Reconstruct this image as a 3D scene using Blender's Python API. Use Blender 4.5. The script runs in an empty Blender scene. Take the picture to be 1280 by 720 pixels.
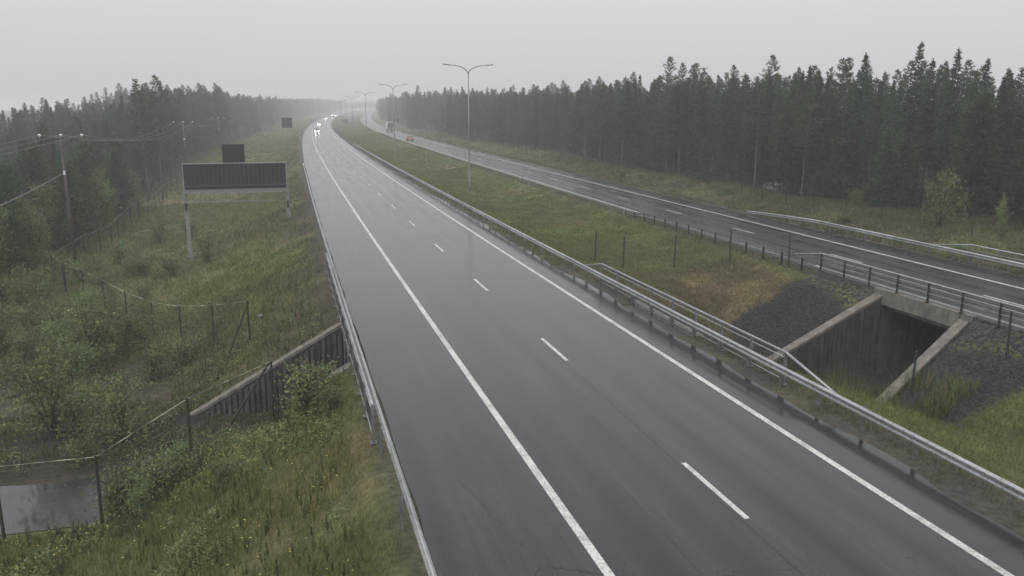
import bpy, math, random
import numpy as np
from mathutils import Vector

rng = np.random.default_rng(7)
random.seed(7)
scene = bpy.context.scene
col = scene.collection

# ------------------------------------------------------------------ camera
CAM_F, CAM_HZ, CAM_H = 1015.0, 138.0, 8.79          # focal length (px of 1280), horizon row, height
PITCH = math.atan((360 - CAM_HZ) / CAM_F)
cam_d = bpy.data.cameras.new('camera')
cam_d.sensor_width = 36
cam_d.lens = 36 * CAM_F / 1280
cam_d.clip_start = 0.2
cam_d.clip_end = 12000
cam = bpy.data.objects.new('camera', cam_d)
col.objects.link(cam)
cam.location = (0, 0, CAM_H)
cam.rotation_euler = (math.pi / 2 - PITCH, 0, 0)
scene.camera = cam

# ------------------------------------------------------------------ sky and sun (overcast, rain)
SUN_EL, SUN_AZ = math.radians(48), math.radians(200)
world = bpy.data.worlds.new('World')
scene.world = world
world.use_nodes = True
wn = world.node_tree
wn.nodes.clear()
w_out = wn.nodes.new('ShaderNodeOutputWorld')
w_bg = wn.nodes.new('ShaderNodeBackground')
w_sky = wn.nodes.new('ShaderNodeTexSky')
w_sky.sky_type = 'NISHITA'
w_sky.sun_disc = False
w_sky.sun_elevation = SUN_EL
w_sky.sun_rotation = SUN_AZ
w_sky.air_density = 1.0
w_sky.dust_density = 2.0
w_hs = wn.nodes.new('ShaderNodeHueSaturation')
w_hs.inputs['Saturation'].default_value = 0.12
w_mix = wn.nodes.new('ShaderNodeMixRGB')            # thick even cloud deck over the clear sky
w_mix.inputs['Fac'].default_value = 0.90
w_mix.inputs['Color2'].default_value = (5.5, 5.62, 5.75, 1)
# standard overcast sky: the cloud deck is brighter overhead than at the horizon, (1 + 2 sin e) / 3
w_tc = wn.nodes.new('ShaderNodeTexCoord')
w_sp = wn.nodes.new('ShaderNodeSeparateXYZ')
w_mx = wn.nodes.new('ShaderNodeMath'); w_mx.operation = 'MAXIMUM'; w_mx.inputs[1].default_value = 0.0
w_ma = wn.nodes.new('ShaderNodeMath'); w_ma.operation = 'MULTIPLY_ADD'; w_ma.inputs[1].default_value = 1.7; w_ma.inputs[2].default_value = 0.95
w_cl = wn.nodes.new('ShaderNodeVectorMath'); w_cl.operation = 'SCALE'; w_cl.inputs[0].default_value = (5.72, 5.80, 5.95)
wn.links.new(w_tc.outputs['Generated'], w_sp.inputs[0])
wn.links.new(w_sp.outputs[2], w_mx.inputs[0])
wn.links.new(w_mx.outputs[0], w_ma.inputs[0])
wn.links.new(w_ma.outputs[0], w_cl.inputs['Scale'])
wn.links.new(w_cl.outputs[0], w_mix.inputs['Color2'])
wn.links.new(w_sky.outputs[0], w_hs.inputs['Color'])
wn.links.new(w_hs.outputs[0], w_mix.inputs['Color1'])
wn.links.new(w_mix.outputs[0], w_bg.inputs['Color'])
w_bg.inputs['Strength'].default_value = 0.105
wn.links.new(w_bg.outputs[0], w_out.inputs['Surface'])

sun_d = bpy.data.lights.new('sun', 'SUN')
sun_d.energy = 1.1
sun_d.angle = math.radians(45)
sun_d.color = (1.0, 0.98, 0.95)
sun = bpy.data.objects.new('sun', sun_d)
col.objects.link(sun)
sun.rotation_euler = (math.pi / 2 - SUN_EL, 0, math.pi - SUN_AZ)

vs = scene.view_settings
vs.view_transform = 'Standard'
vs.look = 'None'
vs.exposure = 0.0
vs.gamma = 1.0
vs.use_curve_mapping = False
scene.render.engine = 'CYCLES'
cy = scene.cycles
cy.use_denoising = True
cy.max_bounces = 6
cy.diffuse_bounces = 2
cy.glossy_bounces = 2
cy.transmission_bounces = 2
cy.volume_bounces = 2
cy.transparent_max_bounces = 4
cy.sample_clamp_indirect = 4.0

# ------------------------------------------------------------------ road geometry: station s, offset o
def AX(s): return 9.76 - 0.280 * s + 0.000062 * s * s
def SL(s): return -0.280 + 0.000124 * s
def ZEL(s):
    d = np.maximum(0, np.asarray(s, float) - 400)
    return np.where(d < 600, 1.4e-5 * d * d, 5.04 + 0.0168 * 250 * np.tanh((d - 600) / 250))
def OB(s):
    s = np.asarray(s, float)
    return np.where(s < 100, 23.35 + 0.0155 * (s - 54), 24.06 + 0.012 * (s - 100))
def XY(o, s):
    k = SL(s)
    n = np.sqrt(1 + k * k)
    return AX(s) + o / n, s - o * k / n
def W(o, s, z=0.0):
    o, s, z = np.broadcast_arrays(np.asarray(o, float), np.asarray(s, float), np.asarray(z, float))
    x, y = XY(o, s)
    return np.stack([x, y, z + ZEL(s)], -1)
def OS(x, y):
    s = y
    for _ in range(6):
        k = SL(s)
        n2 = 1 + k * k
        s = s + ((x - AX(s)) * k + (y - s)) / n2
    k = SL(s)
    n = math.sqrt(1 + k * k)
    return ((x - AX(s)) - k * (y - s)) / n, s
def heading(s): return math.atan2(-SL(s), 1.0)      # z rotation that turns +Y along the road
_ss = np.linspace(-60, 2300, 23601)
_al = np.concatenate([[0], np.cumsum(np.hypot(np.diff(_ss), np.diff(AX(_ss))))])
def S_AT(arc): return np.interp(arc, _al, _ss)
def ARC(s): return np.interp(s, _ss, _al)

# ------------------------------------------------------------------ noise
def vnoise(x, y, sc, seed=0):
    x = np.asarray(x, float) / sc
    y = np.asarray(y, float) / sc
    xi, yi = np.floor(x), np.floor(y)
    fx, fy = x - xi, y - yi
    fx, fy = fx * fx * (3 - 2 * fx), fy * fy * (3 - 2 * fy)
    def h(a, b):
        v = np.sin(a * 127.1 + b * 311.7 + seed * 74.7) * 43758.5453
        return v - np.floor(v)
    return (h(xi, yi) * (1 - fx) + h(xi + 1, yi) * fx) * (1 - fy) + (h(xi, yi + 1) * (1 - fx) + h(xi + 1, yi + 1) * fx) * fy
def fnoise(x, y, sc, seed=0):
    return (vnoise(x, y, sc, seed) + 0.5 * vnoise(x, y, sc / 2.1, seed + 1) + 0.25 * vnoise(x, y, sc / 4.3, seed + 2)) / 1.75
def sstep(a, b, x):
    t = np.clip((np.asarray(x, float) - a) / (b - a), 0, 1)
    return t * t * (3 - 2 * t)

# ------------------------------------------------------------------ terrain height
FLOOR = -4.65
def SF(o): return 35.8 - 0.052 * (np.asarray(o, float) + 7)
def med_u(o): return np.clip(np.minimum(18.95 - o, o - 6.3), 0, 7)
SPAN = lambda o: 5.35 - 0.02 * (np.asarray(o, float) + 7)
def SN(o): return SF(o) - SPAN(o) - 0.30 * med_u(np.asarray(o, float))
AL, AR, BL, BR = -7.4, 6.3, 18.95, 29.3            # outer faces of the two bridges
def coping(o):
    o = np.asarray(o, float)
    h = np.full(o.shape, 0.5)
    h = np.where(o < AL, -0.40 + (o - AL) / 1.75, h)
    h = np.where((o > AR) & (o < BL), np.maximum(-0.40 - (o - AR) / 1.9, -0.40 - (BL - o) / 1.9), h)
    h = np.where(o > BR, -0.40 - (o - BR) / 1.9, h)
    return h
def base_z(o, s):
    ob = OB(s)
    gl = -4.2 + 2.4 * sstep(90, 260, s) + 0.9 * sstep(300, 700, s)
    k = 1.75 + 0.75 * sstep(38, 60, s)
    left = np.maximum(-0.03 + (o + 7.6) / k, gl + 0.35 * np.tanh((o + 7.6 + 4.2 * k) / 6))
    left = np.where(o < -30, left + 0.6 * sstep(-30, -60, o), left)
    mid = 0.5 * (6.5 + ob - 4.7)
    half = mid - 6.5
    med = -0.03 - 0.85 * np.clip(1 - ((o - mid) / half) ** 2, 0, 1)
    r = o - (ob + 6.2)
    right = -0.03 - 0.75 * sstep(0, 3, r) + 1.0 * sstep(3.6, 9, r) + 0.6 * sstep(12, 40, r)
    z = np.full(np.broadcast(o, s).shape, -0.03)
    z = np.where(o < -7.6, left, z)
    z = np.where((o > 6.5) & (o < ob - 4.7), med, z)
    z = np.where(r > 0, right, z)
    return z
def terrain(o, s):
    o, s = np.broadcast_arrays(np.asarray(o, float), np.asarray(s, float))
    z = base_z(o, s)
    ob = OB(s)
    x, y = XY(o, s)
    rough = np.maximum(sstep(-8.2, -9.6, o), sstep(0.5, 4, o - ob - 6.2))
    rough = np.maximum(rough, 0.35 * sstep(7, 9, o) * sstep(-5, -7, o - ob))
    z = z + rough * 0.42 * (fnoise(x, y, 3.5, 3) - 0.5) + rough * 0.7 * (fnoise(x, y, 14, 9) - 0.5) * sstep(-15, -22, o)
    sf, sn, hc = SF(o), SN(o), coping(o)
    df, dn = (s - sf) * 1.037, (sn - s) * 1.037
    out = np.maximum(df, dn)
    kk = np.where(df > dn, 3.0, np.where(o > 0, 5.0, 2.4))
    deck = ((o > AL) & (o < AR)) | ((o > BL) & (o < BR))
    zc = np.maximum(hc, -4.45) + np.maximum(out - 0.3, 0) / kk
    zc = np.where((o < -9.7) & (dn > 0.2), FLOOR + np.maximum(dn - .2, 0) / 0.85, zc)
    z = np.where((out > 0.2) & ~deck, np.minimum(z, zc), z)
    bank = FLOOR + 0.30 * np.clip((s - 33.4), 0, 3) + 0.12 * np.clip(29.9 - s, 0, 3)
    z = np.where(out <= 0.2, bank, z)
    # low ground left of the embankment, either side of the little path
    lo = sstep(-14.2, -16.5, o)
    dpath = np.maximum(s - 33.3, 28.8 - s) - 0.15
    zl = FLOOR + np.clip(dpath, 0, 20) * 0.16 + 0.25 * (fnoise(x, y, 2.5, 5) - 0.5) * sstep(0.2, 1.5, dpath)
    z = np.where(o < AL - 0.3, z * (1 - lo) + np.where(dpath < 6, np.minimum(z, zl), z) * lo, z)
    rr = sstep(BR + 6, BR + 8, o)
    zr = FLOOR + np.clip(np.maximum(s - 33.6, 29.2 - s), 0, 12) * 0.42
    z = np.where(o > BR + 5, np.minimum(z, zr), z)
    return z
def TZ(o, s): return float(terrain(np.array(o), np.array(s))) + float(ZEL(s))
def TZxy(x, y):
    o, s = OS(x, y)
    return TZ(o, s)

# ------------------------------------------------------------------ mesh helpers
def link(o, parent=None):
    col.objects.link(o)
    if parent is not None:
        o.parent = parent
    return o
def tag(o, label=None, cat=None, group=None, kind=None):
    if label: o['label'] = label
    if cat: o['category'] = cat
    if group: o['group'] = group
    if kind: o['kind'] = kind
    return o
def thing(name, loc, label, cat, group=None, rotz=0.0):
    e = bpy.data.objects.new(name, None)
    e.empty_display_size = 0.3
    link(e)
    e.location = [float(v) for v in loc]
    e.rotation_euler = (0, 0, rotz)
    return tag(e, label, cat, group)
def raw_mesh(name, V, F, mat, smooth=False, cols=None, uv=None):
    V = np.asarray(V, dtype=np.float32).reshape(-1, 3)
    me = bpy.data.meshes.new(name)
    if isinstance(F, np.ndarray):
        n = F.shape[1]
        me.vertices.add(len(V))
        me.vertices.foreach_set('co', V.ravel())
        me.loops.add(F.size)
        me.loops.foreach_set('vertex_index', F.astype(np.int32).ravel())
        me.polygons.add(len(F))
        me.polygons.foreach_set('loop_start', np.arange(0, F.size, n, dtype=np.int32))
        me.polygons.foreach_set('loop_total', np.full(len(F), n, dtype=np.int32))
        me.update(calc_edges=True)
    else:
        me.from_pydata(V.tolist(), [], F)
        me.update()
    me.polygons.foreach_set('use_smooth', np.full(len(me.polygons), bool(smooth)))
    if cols is not None:
        a = me.color_attributes.new('Col', 'FLOAT_COLOR', 'POINT')
        c = np.ones((len(V), 4), dtype=np.float32)
        c[:, :3] = cols
        a.data.foreach_set('color', c.ravel())
    if uv is not None:
        u = me.uv_layers.new(name='metres')
        li = np.zeros(len(me.loops), dtype=np.int32)
        me.loops.foreach_get('vertex_index', li)
        u.data.foreach_set('uv', np.asarray(uv, dtype=np.float32)[li].ravel())
    if mat is not None:
        me.materials.append(mat)
    return me
def obj(name, V, F, mat, parent=None, base=None, **kw):
    V = np.asarray(V, dtype=float).reshape(-1, 3)
    if base is not None:
        V = V - np.asarray(base, float)
    me = raw_mesh(name, V, F, mat, **kw)
    return link(bpy.data.objects.new(name, me), parent)
class MB:
    def __init__(self):
        self.V, self.F = [], []
    def add(self, V, F):
        n = len(self.V)
        self.V += [tuple(map(float, v)) for v in V]
        self.F += [tuple(i + n for i in f) for f in F]
        return self
    def box(self, c, size, ax=None):
        """box centred at c, size (x, y, z), ax: optional three unit axes"""
        c = np.asarray(c, float)
        A = np.eye(3) if ax is None else np.asarray(ax, float)
        h = np.asarray(size, float) / 2
        V = [c + A[0] * h[0] * i + A[1] * h[1] * j + A[2] * h[2] * k for k in (-1, 1) for j in (-1, 1) for i in (-1, 1)]
        return self.add(V, [(0, 2, 3, 1), (4, 5, 7, 6), (0, 1, 5, 4), (2, 6, 7, 3), (0, 4, 6, 2), (1, 3, 7, 5)])
    def tube(self, pts, rad, n=8, caps=True):
        pts = [np.asarray(p, float) for p in pts]
        rad = [rad] * len(pts) if np.isscalar(rad) else list(rad)
        V, F = [], []
        up = None
        for i, p in enumerate(pts):
            t = pts[min(i + 1, len(pts) - 1)] - pts[max(i - 1, 0)]
            t = t / (np.linalg.norm(t) + 1e-9)
            if up is None:
                up = np.array([0, 0, 1.0]) if abs(t[2]) < 0.9 else np.array([1.0, 0, 0])
            a = np.cross(t, up); a /= np.linalg.norm(a) + 1e-9
            b = np.cross(a, t)
            up = b
            for k in range(n):
                q = 2 * math.pi * k / n
                V.append(p + rad[i] * (math.cos(q) * a + math.sin(q) * b))
        for i in range(len(pts) - 1):
            for k in range(n):
                k2 = (k + 1) % n
                F.append((i * n + k, i * n + k2, (i + 1) * n + k2, (i + 1) * n + k))
        if caps:
            F.append(tuple(range(n - 1, -1, -1)))
            F.append(tuple((len(pts) - 1) * n + k for k in range(n)))
        return self.add(V, F)
    def sweep(self, prof, path):
        """closed profile [(side, up)] swept along path of (point, side vector)"""
        n = len(prof)
        V, F = [], []
        for p, sd in path:
            p = np.asarray(p, float); sd = np.asarray(sd, float)
            for a, b in prof:
                V.append(p + sd * a + np.array([0, 0, b]))
        m = len(path)
        for i in range(m - 1):
            for k in range(n):
                k2 = (k + 1) % n
                F.append((i * n + k, i * n + k2, (i + 1) * n + k2, (i + 1) * n + k))
        F.append(tuple(range(n - 1, -1, -1)))
        F.append(tuple((m - 1) * n + k for k in range(n)))
        return self.add(V, F)
    def build(self, name, mat, parent=None, base=None, **kw):
        return obj(name, self.V, self.F, mat, parent, base, **kw)
def side(s):
    k = SL(s)
    n = math.sqrt(1 + k * k)
    return np.array([1 / n, -k / n, 0.0])
def along(s):
    k = SL(s)
    n = math.sqrt(1 + k * k)
    return np.array([k / n, 1 / n, 0.0])
def dup(root, loc, rotz=0.0, scale=1.0, name=None):
    r = root.copy(); col.objects.link(r)
    r.location = [float(v) for v in loc]; r.rotation_euler = (0, 0, rotz)
    r.scale = (scale, scale, scale) if np.isscalar(scale) else scale
    for ch in root.children:
        c = ch.copy(); col.objects.link(c); c.parent = r
        for g in ch.children:
            d = g.copy(); col.objects.link(d); d.parent = c
    return r

# ------------------------------------------------------------------ materials
def mat_base(name):
    m = bpy.data.materials.new(name)
    m.use_nodes = True
    nt = m.node_tree
    b = nt.nodes['Principled BSDF']
    return m, nt, b
def node(nt, t, **props):
    n = nt.nodes.new(t)
    for k, v in props.items():
        setattr(n, k, v)
    return n
def ramp(nt, fac, stops):
    r = node(nt, 'ShaderNodeValToRGB')
    el = r.color_ramp.elements
    el[0].position, el[0].color = stops[0][0], (*stops[0][1], 1)
    el[1].position, el[1].color = stops[-1][0], (*stops[-1][1], 1)
    for p, c in stops[1:-1]:
        e = el.new(p); e.color = (*c, 1)
    nt.links.new(fac, r.inputs['Fac'])
    return r.outputs['Color']
def noise(nt, vec, scale, detail=4, rough=0.6):
    n = node(nt, 'ShaderNodeTexNoise')
    n.inputs['Scale'].default_value = scale
    n.inputs['Detail'].default_value = detail
    n.inputs['Roughness'].default_value = rough
    if vec is not None:
        nt.links.new(vec, n.inputs['Vector'])
    return n.outputs['Fac']
def mathn(nt, op, a, b=None, c=None, clamp=False):
    n = node(nt, 'ShaderNodeMath', operation=op, use_clamp=clamp)
    for i, v in enumerate((a, b, c)):
        if v is None: continue
        if isinstance(v, (int, float)): n.inputs[i].default_value = v
        else: nt.links.new(v, n.inputs[i])
    return n.outputs[0]
def mulcol(nt, a, b, fac=1.0, mode='MULTIPLY'):
    n = node(nt, 'ShaderNodeMixRGB', blend_type=mode)
    n.inputs['Fac'].default_value = fac
    for i, v in ((1, a), (2, b)):
        if isinstance(v, tuple): n.inputs[i].default_value = (*v, 1)
        else: nt.links.new(v, n.inputs[i])
    return n.outputs[0]
def bump(nt, b, h, strength=0.3, dist=0.01):
    n = node(nt, 'ShaderNodeBump')
    n.inputs['Strength'].default_value = strength
    n.inputs['Distance'].default_value = dist
    nt.links.new(h, n.inputs['Height'])
    nt.links.new(n.outputs[0], b.inputs['Normal'])
def geo_pos(nt): return node(nt, 'ShaderNodeNewGeometry').outputs['Position']

def simple(name, c, rough=0.6, metal=0.0, var=0.25, sc=6.0, spec=0.5):
    m, nt, b = mat_base(name)
    f = noise(nt, geo_pos(nt), sc)
    lo = tuple(v * (1 - var) for v in c); hi = tuple(min(1, v * (1 + var)) for v in c)
    nt.links.new(ramp(nt, f, [(0.3, lo), (0.7, hi)]), b.inputs['Base Color'])
    b.inputs['Roughness'].default_value = rough
    b.inputs['Metallic'].default_value = metal
    b.inputs['Specular IOR Level'].default_value = spec
    return m

def asphalt_material(name, shine=0.0):
    m, nt, b = mat_base(name)
    uv = node(nt, 'ShaderNodeUVMap', uv_map='metres').outputs[0]
    pos = geo_pos(nt)
    stretch = node(nt, 'ShaderNodeMapping')
    stretch.inputs['Scale'].default_value = (1.0, 0.06, 1.0)
    nt.links.new(uv, stretch.inputs['Vector'])
    streak = noise(nt, stretch.outputs[0], 1.6, 5, 0.65)
    patch = noise(nt, uv, 0.35, 4, 0.6)
    grain = noise(nt, pos, 26.0, 3, 0.8)
    c = ramp(nt, streak, [(0.3, (0.009, 0.009, 0.0102)), (0.5, (0.018, 0.018, 0.0195)), (0.72, (0.030, 0.030, 0.0315))])
    c = mulcol(nt, c, ramp(nt, patch, [(0.25, (0.80, 0.80, 0.80)), (0.75, (1.15, 1.15, 1.13))]))
    c = mulcol(nt, c, ramp(nt, grain, [(0.30, (0.55, 0.55, 0.55)), (0.68, (1.5, 1.5, 1.5))]))
    sep = node(nt, 'ShaderNodeSeparateXYZ')
    nt.links.new(uv, sep.inputs[0])
    tr0 = mathn(nt, 'ABSOLUTE', mathn(nt, 'SUBTRACT', mathn(nt, 'ABSOLUTE', mathn(nt, 'SUBTRACT', mathn(nt, 'ABSOLUTE', sep.outputs[0]), 1.85)), 0.8))
    trk0 = mathn(nt, 'SUBTRACT', 1.0, mathn(nt, 'DIVIDE', tr0, 0.5), clamp=True)
    # dark construction joint between the lanes, wandering a little
    wob = mathn(nt, 'MULTIPLY', mathn(nt, 'SUBTRACT', streak, 0.5), 0.10)
    off = mathn(nt, 'ABSOLUTE', mathn(nt, 'ADD', mathn(nt, 'ADD', sep.outputs[0], 0.16), wob))
    j = mathn(nt, 'LESS_THAN', off, 0.035)
    off2 = mathn(nt, 'ABSOLUTE', mathn(nt, 'ADD', mathn(nt, 'ADD', sep.outputs[0], 2.05), wob))
    j2 = mathn(nt, 'MULTIPLY', mathn(nt, 'LESS_THAN', off2, 0.03), 0.6)
    jn = mathn(nt, 'MAXIMUM', j, j2)
    c = mulcol(nt, c, ramp(nt, jn, [(0.0, (1, 1, 1)), (1.0, (0.35, 0.35, 0.35))]))
    c = mulcol(nt, c, ramp(nt, trk0, [(0.0, (1.25, 1.25, 1.24)), (1.0, (0.62, 0.62, 0.64))]))
    vor = node(nt, 'ShaderNodeTexVoronoi', feature='DISTANCE_TO_EDGE')
    vor.inputs['Scale'].default_value = 0.11
    wv = node(nt, 'ShaderNodeTexNoise'); wv.inputs['Scale'].default_value = 1.2; wv.inputs['Detail'].default_value = 5
    nt.links.new(uv, wv.inputs['Vector'])
    wsum = node(nt, 'ShaderNodeVectorMath', operation='MULTIPLY_ADD')
    nt.links.new(wv.outputs['Color'], wsum.inputs[0]); wsum.inputs[1].default_value = (0.8, 0.8, 0); nt.links.new(uv, wsum.inputs[2])
    nt.links.new(wsum.outputs[0], vor.inputs['Vector'])
    crk = mathn(nt, 'MULTIPLY', mathn(nt, 'LESS_THAN', vor.outputs['Distance'], 0.0022), mathn(nt, 'GREATER_THAN', patch, 0.48))
    c = mulcol(nt, c, ramp(nt, crk, [(0.0, (1, 1, 1)), (1.0, (0.30, 0.30, 0.30))]))
    nt.links.new(c, b.inputs['Base Color'])
    # wheel tracks hold water: smoother there and along the right shoulder
    tr = mathn(nt, 'ABSOLUTE', mathn(nt, 'SUBTRACT', mathn(nt, 'ABSOLUTE', mathn(nt, 'SUBTRACT', mathn(nt, 'ABSOLUTE', sep.outputs[0]), 1.85)), 0.8))
    trk = mathn(nt, 'SUBTRACT', 1.0, mathn(nt, 'DIVIDE', tr, 0.45), clamp=True)
    shl = mathn(nt, 'MULTIPLY', mathn(nt, 'SUBTRACT', sep.outputs[0], 3.7), 1.2, clamp=True)
    pud = mathn(nt, 'MULTIPLY', shl, mathn(nt, 'MULTIPLY', mathn(nt, 'SUBTRACT', noise(nt, stretch.outputs[0], 3.2, 3), 0.42), 5.0, clamp=True))
    r = mathn(nt, 'SUBTRACT', 0.175 - shine, mathn(nt, 'MULTIPLY', trk, 0.03))
    r = mathn(nt, 'SUBTRACT', r, mathn(nt, 'MULTIPLY', shl, 0.0))
    r = mathn(nt, 'SUBTRACT', r, mathn(nt, 'MULTIPLY', pud, 0.07))
    r = mathn(nt, 'ADD', r, mathn(nt, 'MULTIPLY', mathn(nt, 'SUBTRACT', patch, 0.5), 0.10))
    r = mathn(nt, 'MAXIMUM', mathn(nt, 'ADD', r, mathn(nt, 'MULTIPLY', mathn(nt, 'SUBTRACT', streak, 0.5), 0.22)), 0.05)
    nt.links.new(r, b.inputs['Roughness'])
    b.inputs['Specular IOR Level'].default_value = 0.33
    bump(nt, b, noise(nt, pos, 55.0, 2, 0.7), 0.08, 0.003)
    return m

def ground_material():
    m, nt, b = mat_base('ground cover')
    at = node(nt, 'ShaderNodeVertexColor', layer_name='Col')
    pos = geo_pos(nt)
    c = mulcol(nt, at.outputs[0], ramp(nt, noise(nt, pos, 5.0, 5, 0.75), [(0.3, (0.45, 0.45, 0.45)), (0.5, (0.95, 0.95, 0.95)), (0.72, (1.6, 1.55, 1.45))]))
    c = mulcol(nt, c, ramp(nt, noise(nt, pos, 0.45, 4), [(0.3, (0.75, 0.78, 0.75)), (0.7, (1.25, 1.2, 1.15))]))
    nt.links.new(c, b.inputs['Base Color'])
    b.inputs['Roughness'].default_value = 0.9
    b.inputs['Specular IOR Level'].default_value = 0.25
    bump(nt, b, noise(nt, pos, 9.0, 5, 0.75), 0.9, 0.12)
    return m

def foliage_material(name, c, var=0.3, attr=False, transl=0.25, hue=0.02):
    m, nt, b = mat_base(name)
    oi = node(nt, 'ShaderNodeObjectInfo')
    if attr:
        src = node(nt, 'ShaderNodeVertexColor', layer_name='Col').outputs[0]
    else:
        a = node(nt, 'ShaderNodeVertexColor', layer_name='Col').outputs[0]
        src = mulcol(nt, a, tuple(c))
    f = noise(nt, geo_pos(nt), 0.8, 3)
    src = mulcol(nt, src, ramp(nt, f, [(0.3, (1 - var,) * 3), (0.7, (1 + var,) * 3)]))
    hs = node(nt, 'ShaderNodeHueSaturation')
    nt.links.new(src, hs.inputs['Color'])
    nt.links.new(mathn(nt, 'ADD', 0.5 - hue, mathn(nt, 'MULTIPLY', oi.outputs['Random'], 2 * hue)), hs.inputs['Hue'])
    nt.links.new(mathn(nt, 'ADD', 0.78, mathn(nt, 'MULTIPLY', oi.outputs['Random'], 0.44)), hs.inputs['Value'])
    nt.links.new(hs.outputs[0], b.inputs['Base Color'])
    b.inputs['Roughness'].default_value = 0.75
    b.inputs['Specular IOR Level'].default_value = 0.2
    if transl > 0:
        tr = node(nt, 'ShaderNodeBsdfTranslucent')
        nt.links.new(hs.outputs[0], tr.inputs['Color'])
        mx = node(nt, 'ShaderNodeMixShader')
        mx.inputs[0].default_value = transl
        nt.links.new(b.outputs[0], mx.inputs[1])
        nt.links.new(tr.outputs[0], mx.inputs[2])
        nt.links.new(mx.outputs[0], nt.nodes['Material Output'].inputs['Surface'])
    return m

def paint_material():
    m, nt, b = mat_base('road paint')
    pos = geo_pos(nt)
    c = ramp(nt, noise(nt, pos, 16.0, 6, 0.8), [(0.34, (0.10, 0.10, 0.10)), (0.46, (0.42, 0.42, 0.40)), (0.62, (0.66, 0.66, 0.63))])
    c = mulcol(nt, c, ramp(nt, noise(nt, pos, 1.3, 5, 0.7), [(0.3, (0.55, 0.55, 0.54)), (0.6, (1.05, 1.05, 1.04))]))
    nt.links.new(c, b.inputs['Base Color'])
    b.inputs['Roughness'].default_value = 0.4
    bump(nt, b, noise(nt, pos, 40.0, 3), 0.3, 0.004)
    return m

def concrete_material(name, c, moss=0.5):
    m, nt, b = mat_base(name)
    pos = geo_pos(nt)
    mp = node(nt, 'ShaderNodeMapping')
    mp.inputs['Scale'].default_value = (3.0, 3.0, 0.5)
    nt.links.new(pos, mp.inputs['Vector'])
    a = ramp(nt, noise(nt, pos, 2.2, 6, 0.7), [(0.3, tuple(v * 0.62 for v in c)), (0.7, tuple(v * 1.2 for v in c))])
    st = ramp(nt, noise(nt, mp.outputs[0], 1.5, 5, 0.7), [(0.35, (1 - moss, 1 - moss, 1 - moss * 0.95)), (0.6, (1.05, 1.05, 1.05))])
    nt.links.new(mulcol(nt, a, st), b.inputs['Base Color'])
    b.inputs['Roughness'].default_value = 0.75
    bump(nt, b, noise(nt, pos, 18.0, 4), 0.3, 0.02)
    return m

M = {}
M['asphalt'] = asphalt_material('wet asphalt')
M['asphalt_b'] = asphalt_material('wet asphalt worn', -0.12)
def puddle_material():
    m, nt, b = mat_base('puddled asphalt')
    pos = geo_pos(nt)
    c = ramp(nt, noise(nt, pos, 20.0, 4, 0.75), [(0.3, (0.018, 0.018, 0.019)), (0.7, (0.045, 0.045, 0.045))])
    nt.links.new(c, b.inputs['Base Color'])
    nt.links.new(ramp(nt, noise(nt, pos, 0.5, 3, 0.5), [(0.42, (0.09, 0.09, 0.09)), (0.58, (0.22, 0.22, 0.22))]), b.inputs['Roughness'])
    b.inputs['Specular IOR Level'].default_value = 0.5
    return m
M['path'] = puddle_material()
M['paint'] = paint_material()
M['ground'] = ground_material()
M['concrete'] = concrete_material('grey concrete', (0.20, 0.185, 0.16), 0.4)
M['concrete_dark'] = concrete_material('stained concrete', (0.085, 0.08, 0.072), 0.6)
M['coping'] = concrete_material('mossy coping', (0.185, 0.16, 0.135), 0.45)
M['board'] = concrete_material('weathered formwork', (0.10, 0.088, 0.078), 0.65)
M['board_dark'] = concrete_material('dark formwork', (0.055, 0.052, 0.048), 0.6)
def steel_material():
    m, nt, b = mat_base('galvanised steel')
    pos = geo_pos(nt)
    c = ramp(nt, noise(nt, pos, 2.0, 6, 0.7), [(0.3, (0.27, 0.275, 0.28)), (0.5, (0.40, 0.41, 0.42)), (0.72, (0.47, 0.48, 0.49))])
    c = mulcol(nt, c, ramp(nt, noise(nt, pos, 14.0, 4, 0.7), [(0.32, (0.55, 0.52, 0.48)), (0.5, (1, 1, 1))]))
    oi = node(nt, 'ShaderNodeObjectInfo')
    c = mulcol(nt, c, ramp(nt, oi.outputs['Random'], [(0.0, (0.78, 0.78, 0.79)), (1.0, (1.08, 1.08, 1.07))]))
    nt.links.new(c, b.inputs['Base Color'])
    b.inputs['Metallic'].default_value = 0.65
    nt.links.new(mathn(nt, 'MULTIPLY_ADD', noise(nt, pos, 5.0, 4), 0.3, 0.28), b.inputs['Roughness'])
    return m
M['steel'] = steel_material()
M['steel_dull'] = simple('weathered galvanised steel', (0.20, 0.20, 0.205), 0.5, 0.5, 0.3, 4.0)
M['post_dark'] = simple('dark wet timber', (0.030, 0.026, 0.023), 0.6, 0, 0.4, 8.0)
M['wire'] = simple('fence wire', (0.10, 0.10, 0.10), 0.5, 0.6)
def top_wire_material():
    m, nt, b = mat_base('top wire with painted gleam')
    nt.links.new(ramp(nt, noise(nt, geo_pos(nt), 1.1, 1, 0.3), [(0.44, (0.12, 0.11, 0.09)), (0.54, (0.50, 0.46, 0.36))]), b.inputs['Base Color'])  # pale dashes in the colour stand in for wet gleam on the wire
    return m
M['top_wire'] = top_wire_material()
M['lamp_pole'] = simple('lamp column grey', (0.20, 0.205, 0.21), 0.45, 0.5, 0.2)
M['sign_dark'] = simple('sign back dark grey', (0.014, 0.015, 0.019), 0.55, 0.1, 0.2, 2.0)
M['sign_strip'] = simple('sign rail grey', (0.10, 0.10, 0.11), 0.5, 0.4)
M['sign_steel'] = simple('sign frame steel', (0.26, 0.26, 0.265), 0.5, 0.5)
M['ceramic'] = simple('white insulator', (0.75, 0.75, 0.74), 0.25, 0, 0.05)
M['timber'] = simple('power pole timber', (0.06, 0.052, 0.046), 0.75, 0, 0.35, 5.0)
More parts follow.
